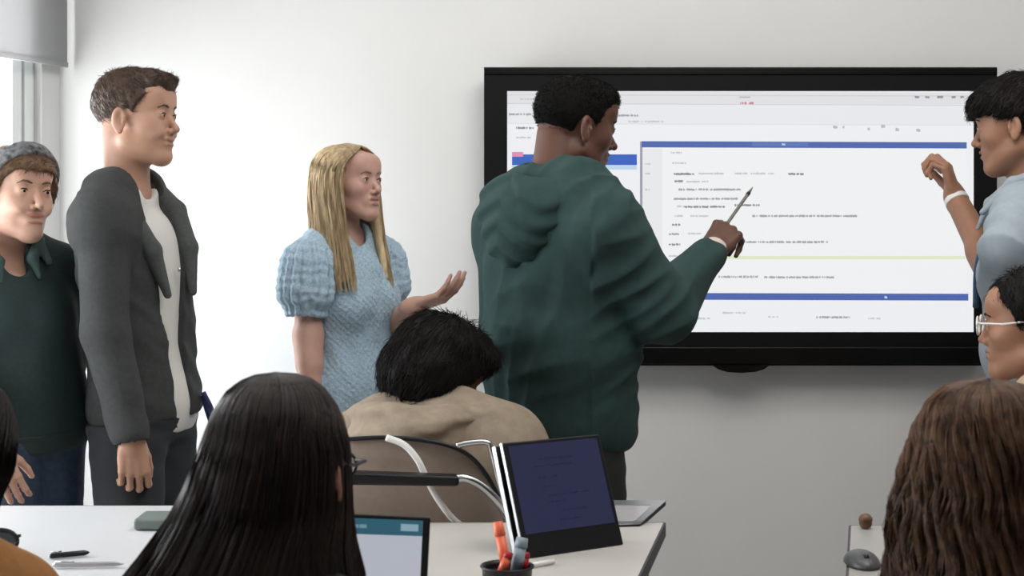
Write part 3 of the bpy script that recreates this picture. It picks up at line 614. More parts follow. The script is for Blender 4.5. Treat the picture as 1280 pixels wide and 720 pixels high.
MB().prism([np.array(p)*[1, 1, 0]+[0, 0, TZ+.002] for p in bs_], (0, 0, .012)).obj('keyboard_base', M_darkm, lp2, bevel=.003)
m_ = MB()
for i in range(5):
    for j in range(13): u0 = .06+j*.068; v0 = .42+i*.1; q = [bs_[0]+(bs_[1]-bs_[0])*u0+(bs_[3]-bs_[0])*v0, bs_[0]+(bs_[1]-bs_[0])*(u0+.055)+(bs_[3]-bs_[0])*v0, bs_[0]+(bs_[1]-bs_[0])*(u0+.055)+(bs_[3]-bs_[0])*(v0+.08), bs_[0]+(bs_[1]-bs_[0])*u0+(bs_[3]-bs_[0])*(v0+.08)]; m_.prism([p*[1, 1, 0]+[0, 0, TZ+.014] for p in q], (0, 0, .0015))
m_.obj('keyboard', M_black, lp2)
# silver laptop lying half shut behind the blue one
f1, f2, b2, b1 = np.array([.110, 2.84, TZ+.003]), P(800, 657, 2.86), P(833, 627, 3.0), P(735, 627, 3.0)
f2[2] = TZ+.003; tl = empty('tablet_computer', tuple((f1+f2)/2), 'silver framed tablet propped at a low slant behind the blue screened laptop', 'tablet')
ta = [f1, f2, b2, b1]; slab(ta, .009, 'casing', M_darkm, tl)
n3 = unit(np.cross(ta[1]-ta[0], ta[3]-ta[0])); n3 = n3 if n3[2] > 0 else -n3
fr_ = MB(); ins = lambda l, r, b, t: [p+n3*.001 for p in inset(ta, l, r, b, t, 0)]
for q in ((0, 1, 0, .12), (0, 1, .80, 1), (0, .10, 0, 1), (.88, 1, 0, 1)): fr_.prism(ins(*q), n3*.002)
fr_.obj('frame', M_alu, tl); MB().prism(ins(.10, .88, .12, .80), n3*.0008).obj('screen', mat('tablet_glass', 'a3a1a1', .15, noise=.02), tl)
MB().prism([p for p in (ta[0]+(0.02, .12, -.001), ta[1]+(-.02, .12, -.001), ta[1]+(-.02, .12, -.008)*np.array([1, 1, 1]), ta[0]+(.02, .12, -.008))], (0, .004, 0)).obj('stand', M_darkm, tl)
# pencil pot with scissors and markers
pc = P(634, 716, 2.40); pot = empty('pencil_pot', (pc[0], 2.40, TZ), 'small black round pencil pot at the bottom edge of the middle table', 'pot')
H = .022
m_ = MB(); m_.lathe((pc[0], 2.40, TZ), [(.036, .001), (.040, .004), (.041, H), (.043, H+.003), (.043, H+.006), (.039, H+.006), (.037, H), (.036, .01)], 28); m_.obj('pot_body', M_black, pot, True)
m_ = MB(); m_.torus if False else None; m_.tube([(pc[0]+.0425*cos(a), 2.40+.0425*sin(a), TZ+H+.005) for a in np.linspace(0, 2*pi, 30)], .0022, 8); m_.obj('rim', M_darkm, pot, True)
M_or = mat('orange_plastic', 'e06a4a', .4, noise=.04); M_gb = mat('grey_blue_plastic', '8b9aa3', .35, noise=.04); M_rd = mat('red_plastic', 'a8202a', .4, noise=.03)
def marker(p0, p1, w_, m, label, name='marker_pen', cat='pen', tip=M_black):
    p0 = np.array(p0); p1 = np.array(p1); m_ = MB(); m_.tube([p0, p0+(p1-p0)*.72], w_, 14); o = m_.obj(name, m, None, True, bevel=0); props(o, label, cat)
    m_ = MB(); q = p0+(p1-p0)*.72; m_.tube([q, q+(p1-q)*.05, p1], [w_*1.02, w_*1.12, w_*.95], 14); c = mesh_obj('cap', m_.v, m_.f, tip, None, True); c.parent = o; return o
marker(P(634, 716, 2.405), P(622, 652, 2.42), .0085, M_or, 'orange marker standing in the pencil pot', tip=M_or)
marker(P(645, 714, 2.392), P(653, 672, 2.40), .010, M_gb, 'thick grey blue marker leaning right in the pencil pot', tip=M_gb)
marker(P(654, 714, 2.41), P(656, 690, 2.415), .008, M_rd, 'short red pen stub in the pencil pot', tip=M_rd)
marker(P(626, 716, 2.38), P(637, 690, 2.385), .007, M_or, 'short orange marker in front of the taller orange one', tip=M_rd)
# paper clip tray bits by the laptop
pn = P(676, 691, 2.56); m_ = MB(); m_.tube([(pn[0]-.02, 2.50, TZ+.005), (pn[0]+.022, 2.535, TZ+.005)], .0045, 10); o = m_.obj('chalk_stick', M_white, None, True); props(o, 'short white stick lying at the front corner of the blue laptop', 'chalk')
# left table things
a = P(14, 668, 2.78)
def glasses_folded():
    root = empty('eyeglasses', (a[0], 2.62, TZ), 'dark framed glasses lying folded on the white table at the left edge', 'glasses')
    for i, dx in enumerate((-.036, .036)):
        pts = [(a[0]+dx+.030*cos(t)*(1 if abs(cos(t)) < .8 else .98), 2.62, TZ+.022+.0195*sin(t)) for t in np.linspace(0, 2*pi, 26)]
        m_ = MB(); m_.tube(pts, .0042, 8); rim = m_.obj('rim', M_black, root, True)
        m_ = MB(); m_.prism([(p[0], 2.6195, p[2]) for p in pts[:-1]], (0, .001, 0)); m_.obj('lens', mat('dark_lens', '34383a', .08), rim)
    m_ = MB(); m_.tube([(a[0]-.008, 2.62, TZ+.028), (a[0], 2.617, TZ+.031), (a[0]+.008, 2.62, TZ+.028)], .003, 8); m_.obj('bridge', M_black, root, True)
    for q in (-1, 1):
        m_ = MB(); m_.tube([(a[0]+q*.066, 2.622, TZ+.030), (a[0]+q*.068, 2.628, TZ+.030), (a[0]+q*.02, 2.634+q*.004, TZ+.024), (a[0]-q*.05, 2.636+q*.004, TZ+.012)], .0028, 8); m_.obj('temple', M_black, root, True)
glasses_folded()
def pen(p0, p1, r, label, m, clip=True, name='pen', m2=None):
    p0 = np.array(p0); p1 = np.array(p1); m_ = MB(); d = p1-p0; m_.tube([p0, p0+d*.04, p0+d*.86, p0+d*.95, p1], [r*.7, r, r, r*.6, r*.15], 12)
    o = m_.obj(name, m, None, True); props(o, label, 'pen')
    m_ = MB(); m_.tube([p0+d*.03+(0, 0, r*1.3), p0+d*.3+(0, 0, r*1.3)], r*.25, 6); c = mesh_obj('clip', m_.v, m_.f, m2 or M_chrome, None, True); c.parent = o; return o
pen([(62-640)/FPX*2.57, 2.57, TZ+.006], [(112-640)/FPX*2.60, 2.60, TZ+.006], .005, 'dark pen lying alone on the white left table', M_darkm)
pen([(66-640)/FPX*2.50, 2.50, TZ+.006], [(155-640)/FPX*2.51, 2.51, TZ+.006], .0042, 'long pale grey pen nearest the front of the left table', M_alu)
k = P(196, 655, 2.86); o = MB().box((k[0], 2.86, TZ+.012), (.07, .09, .022)).obj('charger_box', mat('grey_green_plastic', '6d7672', .4, noise=.03), None, bevel=.006); props(o, 'small grey box on the white table beside the long dark hair', 'box')
# right table things
k = P(1082, 650, 2.84)
m_ = MB(); m_.lathe((k[0], 2.84, TZ+.001), [(.005, 0), (.010, .002), (.0125, .008), (.0120, .014), (.0135, .015), (.0125, .021), (.008, .026), (.003, .028)], 20); kn = m_.obj('wooden_acorn', mat('brown_wood', '6a4c3a', .5, noise=.25, nscale=60), None, True); props(kn, 'little round brown wooden knob on the far edge of the right table', 'ornament')
k = P(1079, 704, 2.52); ms = empty('computer_mouse', (k[0], 2.52, TZ), 'dark grey mouse on the right table next to the curly hair', 'mouse')
F_ = SDF((k[0]-.08, 2.42, TZ-.02), (k[0]+.08, 2.62, TZ+.06), .0025); F_.ell((k[0], 2.53, TZ+.002), (.030, .052, .023), .01); F_.half((0, 0, TZ+.001), (0, 0, -1)); F_.obj('shell', mat('mouse_plastic', '4a4b4c', .35, noise=.05), ms)
m_ = MB(); m_.tube([(k[0]-.004, 2.500, TZ+.018), (k[0]+.004, 2.500, TZ+.018)], .006, 12); m_.obj('scroll_wheel', M_black, ms, True)
pen([k[0]+.025, 2.49, TZ+.007], [k[0]+.14, 2.56, TZ+.007], .006, 'silver pen lying beside the dark mouse on the right table', M_chrome)

# ================================================================== CHAIRS
def chair(loc, yaw, label, group='school chairs under the seated students', arms=True):
    root = empty('armchair_with_steel_frame', (loc[0], loc[1], 0), label, 'chair', group); E = np.array([[cos(yaw), sin(yaw), 0], [-sin(yaw), cos(yaw), 0], [0, 0, 1.]])
    T_ = lambda x, y, z: np.array([loc[0], loc[1], 0])+E.T@np.array([x, y, z])
    def surf_(name, f, nu, nv, th, m):
        V = [f(u, v) for v in np.linspace(0, 1, nv) for u in np.linspace(0, 1, nu)]; Q = [(j*nu+i, j*nu+i+1, (j+1)*nu+i+1, (j+1)*nu+i) for j in range(nv-1) for i in range(nu-1)]
        o = mesh_obj(name, V, Q, m, root); md = o.modifiers.new('solid', 'SOLIDIFY'); md.thickness = th; md.offset = 0; return o
    surf_('seat', lambda u, v: T_(-.20+.42*v, (u-.5)*(.44-.04*v), .430-.012*sin(pi*u)-.02*max(0, v-.85)/.15), 12, 12, .012, M_shell)
    surf_('backrest', lambda u, v: T_(-.20-.07*v-.0+.05*(2*u-1)**2, (u-.5)*.44*(1-.12*v), .47+.36*v-.03*v*(2*u-1)**2), 14, 12, .010, M_shell)
    for q in (-1, 1):
        for nm, x0, x1 in (('leg', .18, .24), ('leg', -.16, -.24)):
            m_ = MB(); m_.tube([T_(x0, q*.20, .42), T_(x1, q*.24, .01)], .011, 10); l = m_.obj(nm, M_chrome, root, True)
            m_ = MB(); c = T_(x1, q*.24, 0); m_.lathe(c, [(.013, 0.001), (.015, .004), (.013, .02)], 12); m_.obj('foot_cap', M_black, l, True)
        if arms:
            m_ = MB(); m_.tube(spline([T_(-.16, q*.22, .42), T_(-.20, q*.245, .55), T_(-.15, q*.255, .655), T_(.10, q*.255, .665), T_(.20, q*.25, .60), T_(.20, q*.22, .42)], 6), .011, 10); ar = m_.obj('arm_frame', M_chrome, root, True)
            m_ = MB(); m_.box(T_(-.02, q*.255, .682), (.26, .045, .022), E); m_.obj('armrest', M_black, ar, bevel=.008)
    return root
#@@PEOPLE
# ================================================================== PEOPLE
def G(px, d, z): return np.array([(px-640)/FPX*d, d, z])
SK_A = skin('skin_fair', 'b98f79', 'a4776a'); SK_B = skin('skin_light', 'c99f8b', 'b27a6e'); SK_C = skin('skin_pale', 'c2998a', 'ab736b')
SK_D = skin('skin_dark_brown', '5e3f32', '5d3730'); SK_E = skin('skin_tan', '9c715a', '8a5548'); SK_I = skin('skin_brown', '8d6451', '7d5044')

# ---- man in the dark grey jacket
def person_jacket():
    b = Body('young man in open charcoal jacket over white tee standing second from left', P(171, 147, 3.6), R(-12), 0, P(158, 240, 3.62), P(182, 502, 3.62), R(-24),
        [P(186, 266, 3.78), P(128, 274, 3.46)], [P(202, 400, 3.86), P(132, 415, 3.42)], [P(222, 515, 3.80), P(163, 548, 3.40)],
        [P(198, 520, 3.70), P(158, 520, 3.55)], [G(208, 3.7, .47), G(165, 3.52, .47)], [G(212, 3.72, .09), G(165, 3.55, .09)], skinm=SK_A, hs=1.0, build=.90,
        hands=[dict(i=1, f=(.10, .05, -1), d=(.35, -.9, -.05), side=1, s=.95, curl=(.55, .75, .5), thumb=(.45, .7)), dict(i=0, f=(.05, 0, -1), d=(.6, .8, 0), side=-1, curl=(.3, .4, .3))])
    b.make_body(nose=.85, smile=.6); hm = mat('hair_brown', '4c3b30', .55, noise=.25, nscale=120, bump=.3, bscale=300, stretch=(1, 1, .4)); b.brows(hm)
    b.cap('hair', hm, (-.012, 0, .040), (.101, .081, .084), [(-.2, -.074), (-.085, -.076), (-.050, -.066), (-.030, -.03), (-.022, .012), (.010, .018), (.022, .004), (.034, .030), (.055, .052), (.078, .060), (.2, .062)],
          fz=(5200, .018, lambda q: np.stack([.6+0*q[:, 0], .25*q[:, 1]*10, -.4-0*q[:, 0]+q[:, 0]*9], 1), .04, .0006), extra=lambda F: (F.ell((.055, 0, .088), (.045, .058, .024), .02)), amp=.0022)
    M_tee = mat('white_tee', 'd8d6d2', .85, bump=.2, bscale=700); M_j = mat('charcoal_wool', '3d3f3f', .9, noise=.10, nscale=90, bump=.35, bscale=900); M_l = mat('jacket_lapel', '505352', .9, noise=.1, nscale=120, bump=.4, bscale=900)
    F = b.grid([b.neck, b.pel]+b.sh, .24, .007); b.torso(F, .015, hipg=.008); F.local(b.pel, b.T); F.half((0, 0, -.078), (0, 0, -1)); F.local(b.neck, b.T); F.ell((.035, 0, .03), (.085, .075, .055), .01, 'sub'); F.fn(folds(.003, 70, (.2, .6, .3), 4)); F.obj('t_shirt', M_tee, b.root)
    F = b.grid([b.neck, b.pel]+b.sh+b.el+b.wr, .17, .0055); b.torso(F, .026, waist=.012, hipg=.004)
    F.local(b.neck, b.T); F.torus((-.005, 0, .005), .068, .020, .02, sx=1.05, sy=1); F.world()
    F.local(b.pel, b.T); F.fn(folds(.010, 48, (.1, .5, .5), 2)); L = b.L
    F.fn(lambda q: np.where((q[:, 0] > .0), (.030+.045*np.clip((q[:, 2]-.25*L)/(.75*L), 0, 1))-np.abs(q[:, 1]+.004), -9.), band=9, op='and', k=.006)
    F.half((0, 0, -.040), (0, 0, -1), .01)
    F.local(b.neck, b.T); F.cone((.03, 0, .09), (.0, 0, .0), .062, .058, .01, 'sub'); F.ell((.09, 0, -.0), (.05, .05, .05), .01, 'sub'); F.world()
    for i in (0, 1): b.arm(F, i, .018, e1=.94, k=.02)
    F.world(); F.fn(folds(.008, 50, (.2, .1, 1), 8))
    for i in (0, 1): d = unit(b.wr[i]-b.el[i]); F.cone(b.wr[i]-d*.02, b.wr[i]+d*.05, .034, .034, .005, 'sub')
    j = F.obj('jacket', M_j, b.root)
    for q in (-1, 1):                              # lapels
        F = b.grid([b.tp(.1, 0, .2), b.neck], .22, .005); F.local(b.neck, b.T)
        pts = [(-.05, q*.06, .035), (.02, q*.088, .010), (.075, q*.092, -.055), (.118, q*.072, -.15), (.134, q*.050, -.26)]; rr = [.016, .020, .024, .022, .010]
        for k_ in range(4): F.cone(pts[k_], pts[k_+1], rr[k_], rr[k_+1], .01)
        E2 = np.array([[1, 0, 0], [0, 1, 0], [0, 0, 1.]])
        F.obj('lapel', M_l, j)
    m_ = MB(); zp = [b.tp(.128, .012, t) for t in (.62, .60)]; m_.tube(zp, .004, 8); m_.obj('zip_pull', M_chrome, j, True)
    b.trousers(mat('charcoal_trousers', '303236', .85, bump=.2, bscale=700, noise=.06), top=-.035); b.shoes(M_black)
    # belt loop / blue lanyard hanging in front pocket
    m_ = MB(); s_ = b.T; m_.tube(spline([b.tp(.13, .06, .02), b.tp(.145, .07, -.08), b.tp(.14, .085, -.20), b.tp(.125, .08, -.10), b.tp(.12, .07, .0)], 6), .006, 8)
    m_.obj('blue_strap', mat('navy_webbing', '343a63', .8, noise=.1), b.root, True)
person_jacket()

# ---- woman in the green polo, far left
def person_polo():
    b = Body('smiling woman in dark green polo and patterned headband at the far left', P(20, 243, 3.55), R(-40), R(2), P(6, 322, 3.57), P(26, 528, 3.57), R(-55),
        [P(66, 338, 3.67), P(-58, 342, 3.46)], [P(76, 445, 3.72), P(-66, 455, 3.40)], [P(66, 545, 3.80), P(-8, 562, 3.33)],
        [P(58, 545, 3.62), P(2, 545, 3.52)], [G(64, 3.6, .44), G(12, 3.5, .44)], [G(66, 3.62, .09), G(12, 3.52, .09)], roll=R(-3), skinm=SK_B, female=True, hs=1.0,
        hands=[dict(i=1, f=(.35, .1, -.95), d=(.3, -.9, 0), side=1, s=.9, curl=(.4, .5, .3)), dict(i=0, f=(0, 0, -1), d=(.8, .5, 0), side=-1, s=.9, curl=(.3, .4, .3))])
    b.make_body(nose=.9, smile=1, mouth_open=.6); hm = mat('hair_honey', '6b523c', .5, noise=.3, nscale=90, bump=.3, bscale=300, stretch=(1, 1, .4)); b.brows(hm)
    b.cap('hair', hm, (-.012, 0, .034), (.107, .088, .086), [(-.2, -.095), (-.06, -.095), (-.02, -.07), (.008, -.035), (.030, .000), (.050, .030), (.070, .044), (.085, .050), (.2, .05)],
          fz=(4200, .025, lambda q: np.stack([-.9+0*q[:, 0], .2*q[:, 1]*5, -.5+0*q[:, 0]], 1), .02, .0007), d=(.2, .2, 1), extra=lambda F: (F.ell((-.105, 0, -.03), (.045, .04, .045), .03), F.ell((.042, 0, .055), (.056, .068, .045), .03), [F.ell((.01, q*.07, -.0), (.05, .024, .05), .02) for q in (-1, 1)]))
    F = SDF(b.head-.2, b.head+.2, .0035); F.local(b.head, b.E)      # headband
    F.ell((-.008, 0, .040), (.120, .100, .102), .01); F.ell((-.014, 0, .034), (.102, .083, .083), .004, 'sub')
    n_ = unit((.80, 0, -.60)); F.half((.066, 0, .066), n_, .004); F.half((.014, 0, .066), -n_, .004); F.half((0, 0, -.03), (0, 0, -1))
    F.fn(folds(.0018, 150, (.3, .6, .4), 3)); F.obj('headband', mat('patterned_headband', '33363a', .8, col2='8a8a8c', nscale=75), b.root)
    m_ = MB(); sph(m_, b.head+b.E.T@np.array([.002, -.084, -.046]), (.004, .004, .004), b.E); m_.obj('earring', M_chrome, b.root, True)
    M_p = mat('green_polo_knit', '30403f', .9, noise=.08, nscale=120, bump=.3, bscale=900)
    F = b.grid([b.neck, b.pel]+b.sh+b.el+b.wr, .18, .0055); b.torso(F, .022, waist=.035, hipg=.002); 
    for i in (0, 1): b.arm(F, i, .022, e1=.9, k=.025)
    F.local(b.pel, b.T); F.fn(folds(.006, 50, (.3, .5, .9), 12)); F.half((0, 0, -.075), (0, 0, -1), .006)
    F.local(b.neck, b.T); F.cone((.03, 0, .08), (.0, 0, -.0), .060, .054, .008, 'sub'); F.ell((.075, 0, .0), (.045, .035, .06), .008, 'sub'); F.world()
    for i in (0, 1): d = unit(b.wr[i]-b.el[i]); F.cone(b.wr[i]-d*.05, b.wr[i]+d*.05, .032, .034, .004, 'sub')
    p_ = F.obj('polo_shirt', M_p, b.root)
    F = b.grid([b.neck], .16, .004); F.local(b.neck, b.T)
    for q in (-1, 1):
        pts = [(-.068, 0, .058), (-.035, q*.066, .056), (.03, q*.074, .036), (.090, q*.040, -.010)]
        for k_ in range(3): F.cone(pts[k_], pts[k_+1], .013, .013, .008)
        F.cone(pts[3], (.112, q*.045, -.055), .012, .006, .008); F.cone(pts[2], (.095, q*.075, -.02), .013, .009, .01)
    F.obj('collar', mat('polo_collar_knit', '405452', .9, bump=.3, bscale=900, noise=.05), p_)
    F = b.grid([b.pel], .22, .006); F.local(b.pel, b.T); F.ell((0, 0, -.02), (.128, .172, .06), .02); F.half((0, 0, -.06), (0, 0, -1)); F.half((0, 0, -.025), (0, 0, 1)); F.fn(folds(.0018, 220, (.4, 1, 0), 3, .1)); F.obj('waistband', M_p, p_)
    b.trousers(mat('blue_denim', '3c4d63', .85, noise=.18, nscale=60, bump=.25, bscale=600), seed=9); b.shoes(M_white)
person_polo()

# ---- blonde girl in the pale blue puff sleeved top
def person_blonde():
    b = Body('blonde girl in pale blue puff sleeved dress holding out one hand by the wall', P(439, 229, 4.0), R(-34), R(4), P(428, 300, 4.02), P(440, 492, 4.04), R(-40),
        [P(470, 318, 4.14), P(390, 322, 3.92)], [P(480, 414, 4.12), P(385, 420, 3.90)], [P(517, 383, 3.93), P(391, 520, 3.84)],
        [P(462, 505, 4.08), P(425, 505, 4.0)], [G(462, 4.06, .42), G(425, 3.98, .42)], [G(462, 4.08, .08), G(425, 4.0, .08)], skinm=SK_C, female=True, hs=.90, build=.88,
        hands=[dict(i=0, f=(.93, -.1, .30), d=(.35, -.35, -.9), side=-1, s=.92, curl=(.45, .25, .15), spread=.10, thumb=(.55, -.1)), dict(i=1, f=(.1, .1, -1), d=(-.5, -.8, 0), side=1, s=.85, curl=(.3, .4, .3))])
    b.make_body(nose=.85, jaw=.92, mouth_open=.5, h=.003); hb = mat('hair_blonde', 'a58c6b', .45, noise=.22, nscale=90, bump=.25, bscale=400, stretch=(1, 1, .15), col2='d9c39d'); hr = mat('hair_dark_blonde', '8d7858', .5, noise=.25, nscale=100, bump=.2, bscale=400); b.brows(hr)
    b.cap('hair', hr, (-.014, 0, .032), (.096, .078, .083), [(-.2, -.10), (-.02, -.08), (.010, -.03), (.036, .028), (.058, .062), (.078, .083), (.2, .086)],
          d=(.3, 1, .1))
    hx, hy = b.head[:2]; z = lambda py: CAM_H-(py-HY)/FPX*4.0; x = lambda px: (px-640)/FPX*4.0
    rows = [(z(179.5), hx-.01, hy, .004, .004, 0), (z(181), hx-.012, hy, .035, .030, 0), (z(185), hx-.014, hy, .060, .052, 10), (z(191), hx-.016, hy, .078, .068, 30), (z(200), hx-.017, hy, .090, .079, 46), (z(211), hx-.017, hy, .096, .087, 54), (z(228), hx-.016, hy, .100, .092, 57), (z(245), hx-.015, hy, .101, .095, 55), (z(262), hx-.014, hy, .100, .096, 52), (z(300), hx-.010, hy, .094, .108, 42), (z(330), hx-.006, hy-.01, .100, .120, 36), (z(370), hx-.002, hy-.02, .112, .122, 34)]
    long_hair(b.root, 'long_hair', hb, rows, R(-34), 4200, z(179), z(350), wave=(.002, .16), r=.0008, seed=3, layers=(-.004, .010), endvar=.03, pw=1.6, nclump=60, base_in=.006)
    M_d = mat('pale_blue_crepe', '94aec1', .85, nscale=170, col2='b4c8d6', bump=.6, bscale=260)
    F = b.grid([b.neck, b.pel]+b.sh, .30, .005, zbreak=.55, hlow=.01); b.torso(F, .016, waist=.018, hipg=.010)
    F.local(b.pel, b.T); F.cone((0, 0, .0), (0, 0, -.22), .135, .165, .06); F.half((0, 0, -.30), (0, 0, -1))
    F.fn(lambda Q: .0028*np.sin(Q[:, 2]*330+2*nz(Q, 60, 3))*np.sin(np.arctan2(Q[:, 1], Q[:, 0])*46+2*nz(Q, 60, 4)) + .003*nz(Q, 60, 8))
    F.local(b.neck, b.T); F.cone((.02, 0, .08), (.012, 0, .0), .052, .054, .01, 'sub'); F.obj('dress', M_d, b.root)
    for i, nm in ((1, 'puff_sleeve'), (0, 'puff_sleeve')):
        S0, El = b.sh[i], b.el[i]; d = unit(El-S0); fr = frame_up(-d, b.T[0]); F = SDF(S0-.24, S0+.24, .0042); out = (S0-b.neck)*[1, 1, 0]; out = unit(out)
        F.local(S0+d*.055+out*.012, fr); F.ell((0, 0, .03), (.078, .072, .075), .02); F.ell((0, 0, -.035), (.082, .076, .070), .03); F.half((0, 0, -.098), (0, 0, -1), .02)
        F.torus((0, 0, -.096), .048, .008, .012)
        F.fn(lambda Q: .0042*np.sin(np.arctan2(Q[:, 1], Q[:, 0])*17+1.6*nz(Q, 40, 3))*np.clip((Q[:, 2]+.14)*12, .3, 1)+.0015*np.sin(Q[:, 2]*230+4*nz(Q, 50, 5)))
        F.cone((0, 0, -.07), (0, 0, -.14), .040, .040, .004, 'sub'); F.obj(nm, M_d, b.root)
    b.trousers(mat('skirt_lining', '6f8aa0', .8, noise=.1), g=.01, top=.02, name='leggings'); b.shoes(M_white)
person_blonde()

# ---- man in the green hoodie, pointing
def person_hoodie():
    b = Body('young man in dark green hoodie pointing a pen at the wall display', P(720, 158, 3.5), R(22), R(-9), P(688, 240, 3.47), P(702, 515, 3.52), R(48),
        [P(640, 285, 3.60), P(748, 285, 3.36)], [P(638, 410, 3.72), P(826, 384, 3.40)], [P(675, 490, 3.86), P(890, 316, 3.62)],
        [P(680, 540, 3.58), P(728, 540, 3.46)], [G(685, 3.62, .46), G(745, 3.5, .46)], [G(690, 3.6, .09), G(750, 3.5, .09)], skinm=SK_D, hs=.99, build=1.03,
        hands=[dict(i=1, f=(.50, .55, .62), d=(-.25, -.85, .35), side=1, s=1.10, fc=[(.75, .9, .5), (1.0, 1.1, .6), (1.1, 1.15, .7), (1.15, 1.2, .7)], thumb=(.45, .8)), dict(i=0, f=(.5, .6, -.3), d=(-.4, .3, .8), side=-1, curl=(.5, .6, .4))])
    b.make_body(nose=1.0, jaw=1.05); hm = mat('hair_black_short', '0e0c0b', .85, spec=.15,  noise=.2, nscale=300, bump=.5, bscale=900); b.brows(hm)
    b.cap('hair', hm, (-.012, 0, .036), (.099, .079, .084), [(-.2, -.078), (-.085, -.080), (-.045, -.068), (-.030, -.02), (-.020, .012), (.010, .016), (.018, -.004), (.030, .006), (.044, .045), (.060, .056), (.080, .058), (.2, .06)],
          fz=(5200, .006, lambda q: q, .8, .0006), extra=lambda F: F.ell((.045, 0, .075), (.052, .058, .036), .03), amp=.0008, f=500)
    M_h = mat('green_fleece', '2a413f', .92, noise=.09, nscale=40, bump=.4, bscale=700)
    F = b.grid([b.neck, b.pel]+b.sh+b.el+b.wr, .21, .0055); b.torso(F, .042, waist=.028, hipg=.0)
    F.local(b.pel, b.T); F.half((0, 0, -.085), (0, 0, -1), .03); L = b.L
    F.fn(folds(.016, 44, (.25, .95, .30), 21)); F.fn(folds(.008, 44, (.1, .3, 1), 5))
    F.local(b.neck, b.T); F.cone((.02, 0, .10), (.0, 0, .0), .062, .058, .01, 'sub'); F.world()
    d = unit(b.wr[1]-b.el[1])
    F.world()
    for i in (0, 1): b.arm(F, i, .018, e1=.90, k=.035, r=(.066, .058, .055, .024))
    F.fn(lambda Q: np.where(Q[:, 0] > b.sh[1][0]-.02, folds(.011, 50, (.55, .1, -.75), 7, .6)(Q), 0))
    F.cone(b.wr[1]-d*.02, b.wr[1]+d*.06, .031, .034, .004, 'sub')
    ho = F.obj('hoodie', M_h, b.root)
    F = b.grid([b.neck], .24, .0045); F.local(b.neck, b.T)           # the hood lying on the back
    F.ell((-.105, 0, -.035), (.075, .125, .085), .03); F.ell((-.135, 0, -.10), (.050, .075, .060), .05)
    F.torus((-.015, 0, .012), .085, .026, .04, sx=1.0, sy=1.12)
    for q in (-1, 1): F.cone((-.06, q*.105, .0), (.05, q*.085, -.015), .036, .026, .03)
    F.ell((-.035, 0, .055), (.080, .074, .050), .012, 'sub'); F.cone((.02, 0, .12), (-.01, 0, .0), .064, .060, .012, 'sub')
    F.fn(lambda Q: .0045*np.sin(120*(Q[:, 2]+.55*np.abs(Q[:, 1])-.25*Q[:, 0])+3*nz(Q, 18, 4))); F.fn(folds(.006, 55, (.2, .4, .9), 6))
    F.obj('hood', M_h, ho)
    F = b.grid([b.pel], .26, .006); F.local(b.pel, b.T); F.ell((0, 0, -.055), (.132, .178, .075), .02); F.half((0, 0, -.105), (0, 0, -1), .01); F.half((0, 0, -.062), (0, 0, 1), .01); F.fn(folds(.0018, 240, (.4, 1, 0), 3, .1)); F.obj('hem_band', M_h, ho)
    F = SDF(b.wr[1]-.1, b.wr[1]+.1, .0032); F.cone(b.wr[1]-d*.045, b.wr[1]-d*.012, .0445, .0400, .005); F.cone(b.wr[1]-d*.1, b.wr[1]+d*.1, .030, .030, .003, 'sub'); F.half(b.wr[1]-d*.050, -d); F.half(b.wr[1]-d*.008, d); F.fn(lambda Q: .001*np.sin(np.arctan2((Q-b.wr[1])[:, 2], (Q-b.wr[1])[:, 0])*40)); F.obj('cuff', M_h, ho)
    F = SDF(b.wr[1]-.1, b.wr[1]+.1, .003); F.cone(b.wr[1]+d*.004, b.wr[1]+d*.022, .0335, .0335, .003); F.cone(b.wr[1]-d*.1, b.wr[1]+d*.1, .0275, .0275, .002, 'sub'); F.half(b.wr[1]-d*.002, -d); F.half(b.wr[1]+d*.024, d); F.obj('white_wristband', mat('pale_wristband', 'c9b9b2', .6, noise=.03), b.root)
    b.trousers(mat('black_grey_trousers', '2a2b2a', .85, noise=.08, bump=.2, bscale=600), g=.03, seed=13); b.shoes(M_black)
    return b
bh = person_hoodie()
hw = bh.wr[1]
p0 = P(905, 285, 3.70); p1 = P(941, 234, 3.80)
sty = MB(); dv = p1-p0; sty.tube([p0-dv*.25, p0, p0+dv*.85, p0+dv*.93, p1], [.0042, .0045, .0045, .003, .001], 12); o = sty.obj('stylus_pen', mat('grey_pen', '77736f', .35, noise=.04), None, True); props(o, 'slim grey pen held in the raised hand before the display', 'pen')
m_ = MB(); m_.tube([p0+dv*.80, p0+dv*.86], .0052, 12); c = mesh_obj('grip_ring', m_.v, m_.f, M_darkm, None, True); c.parent = o

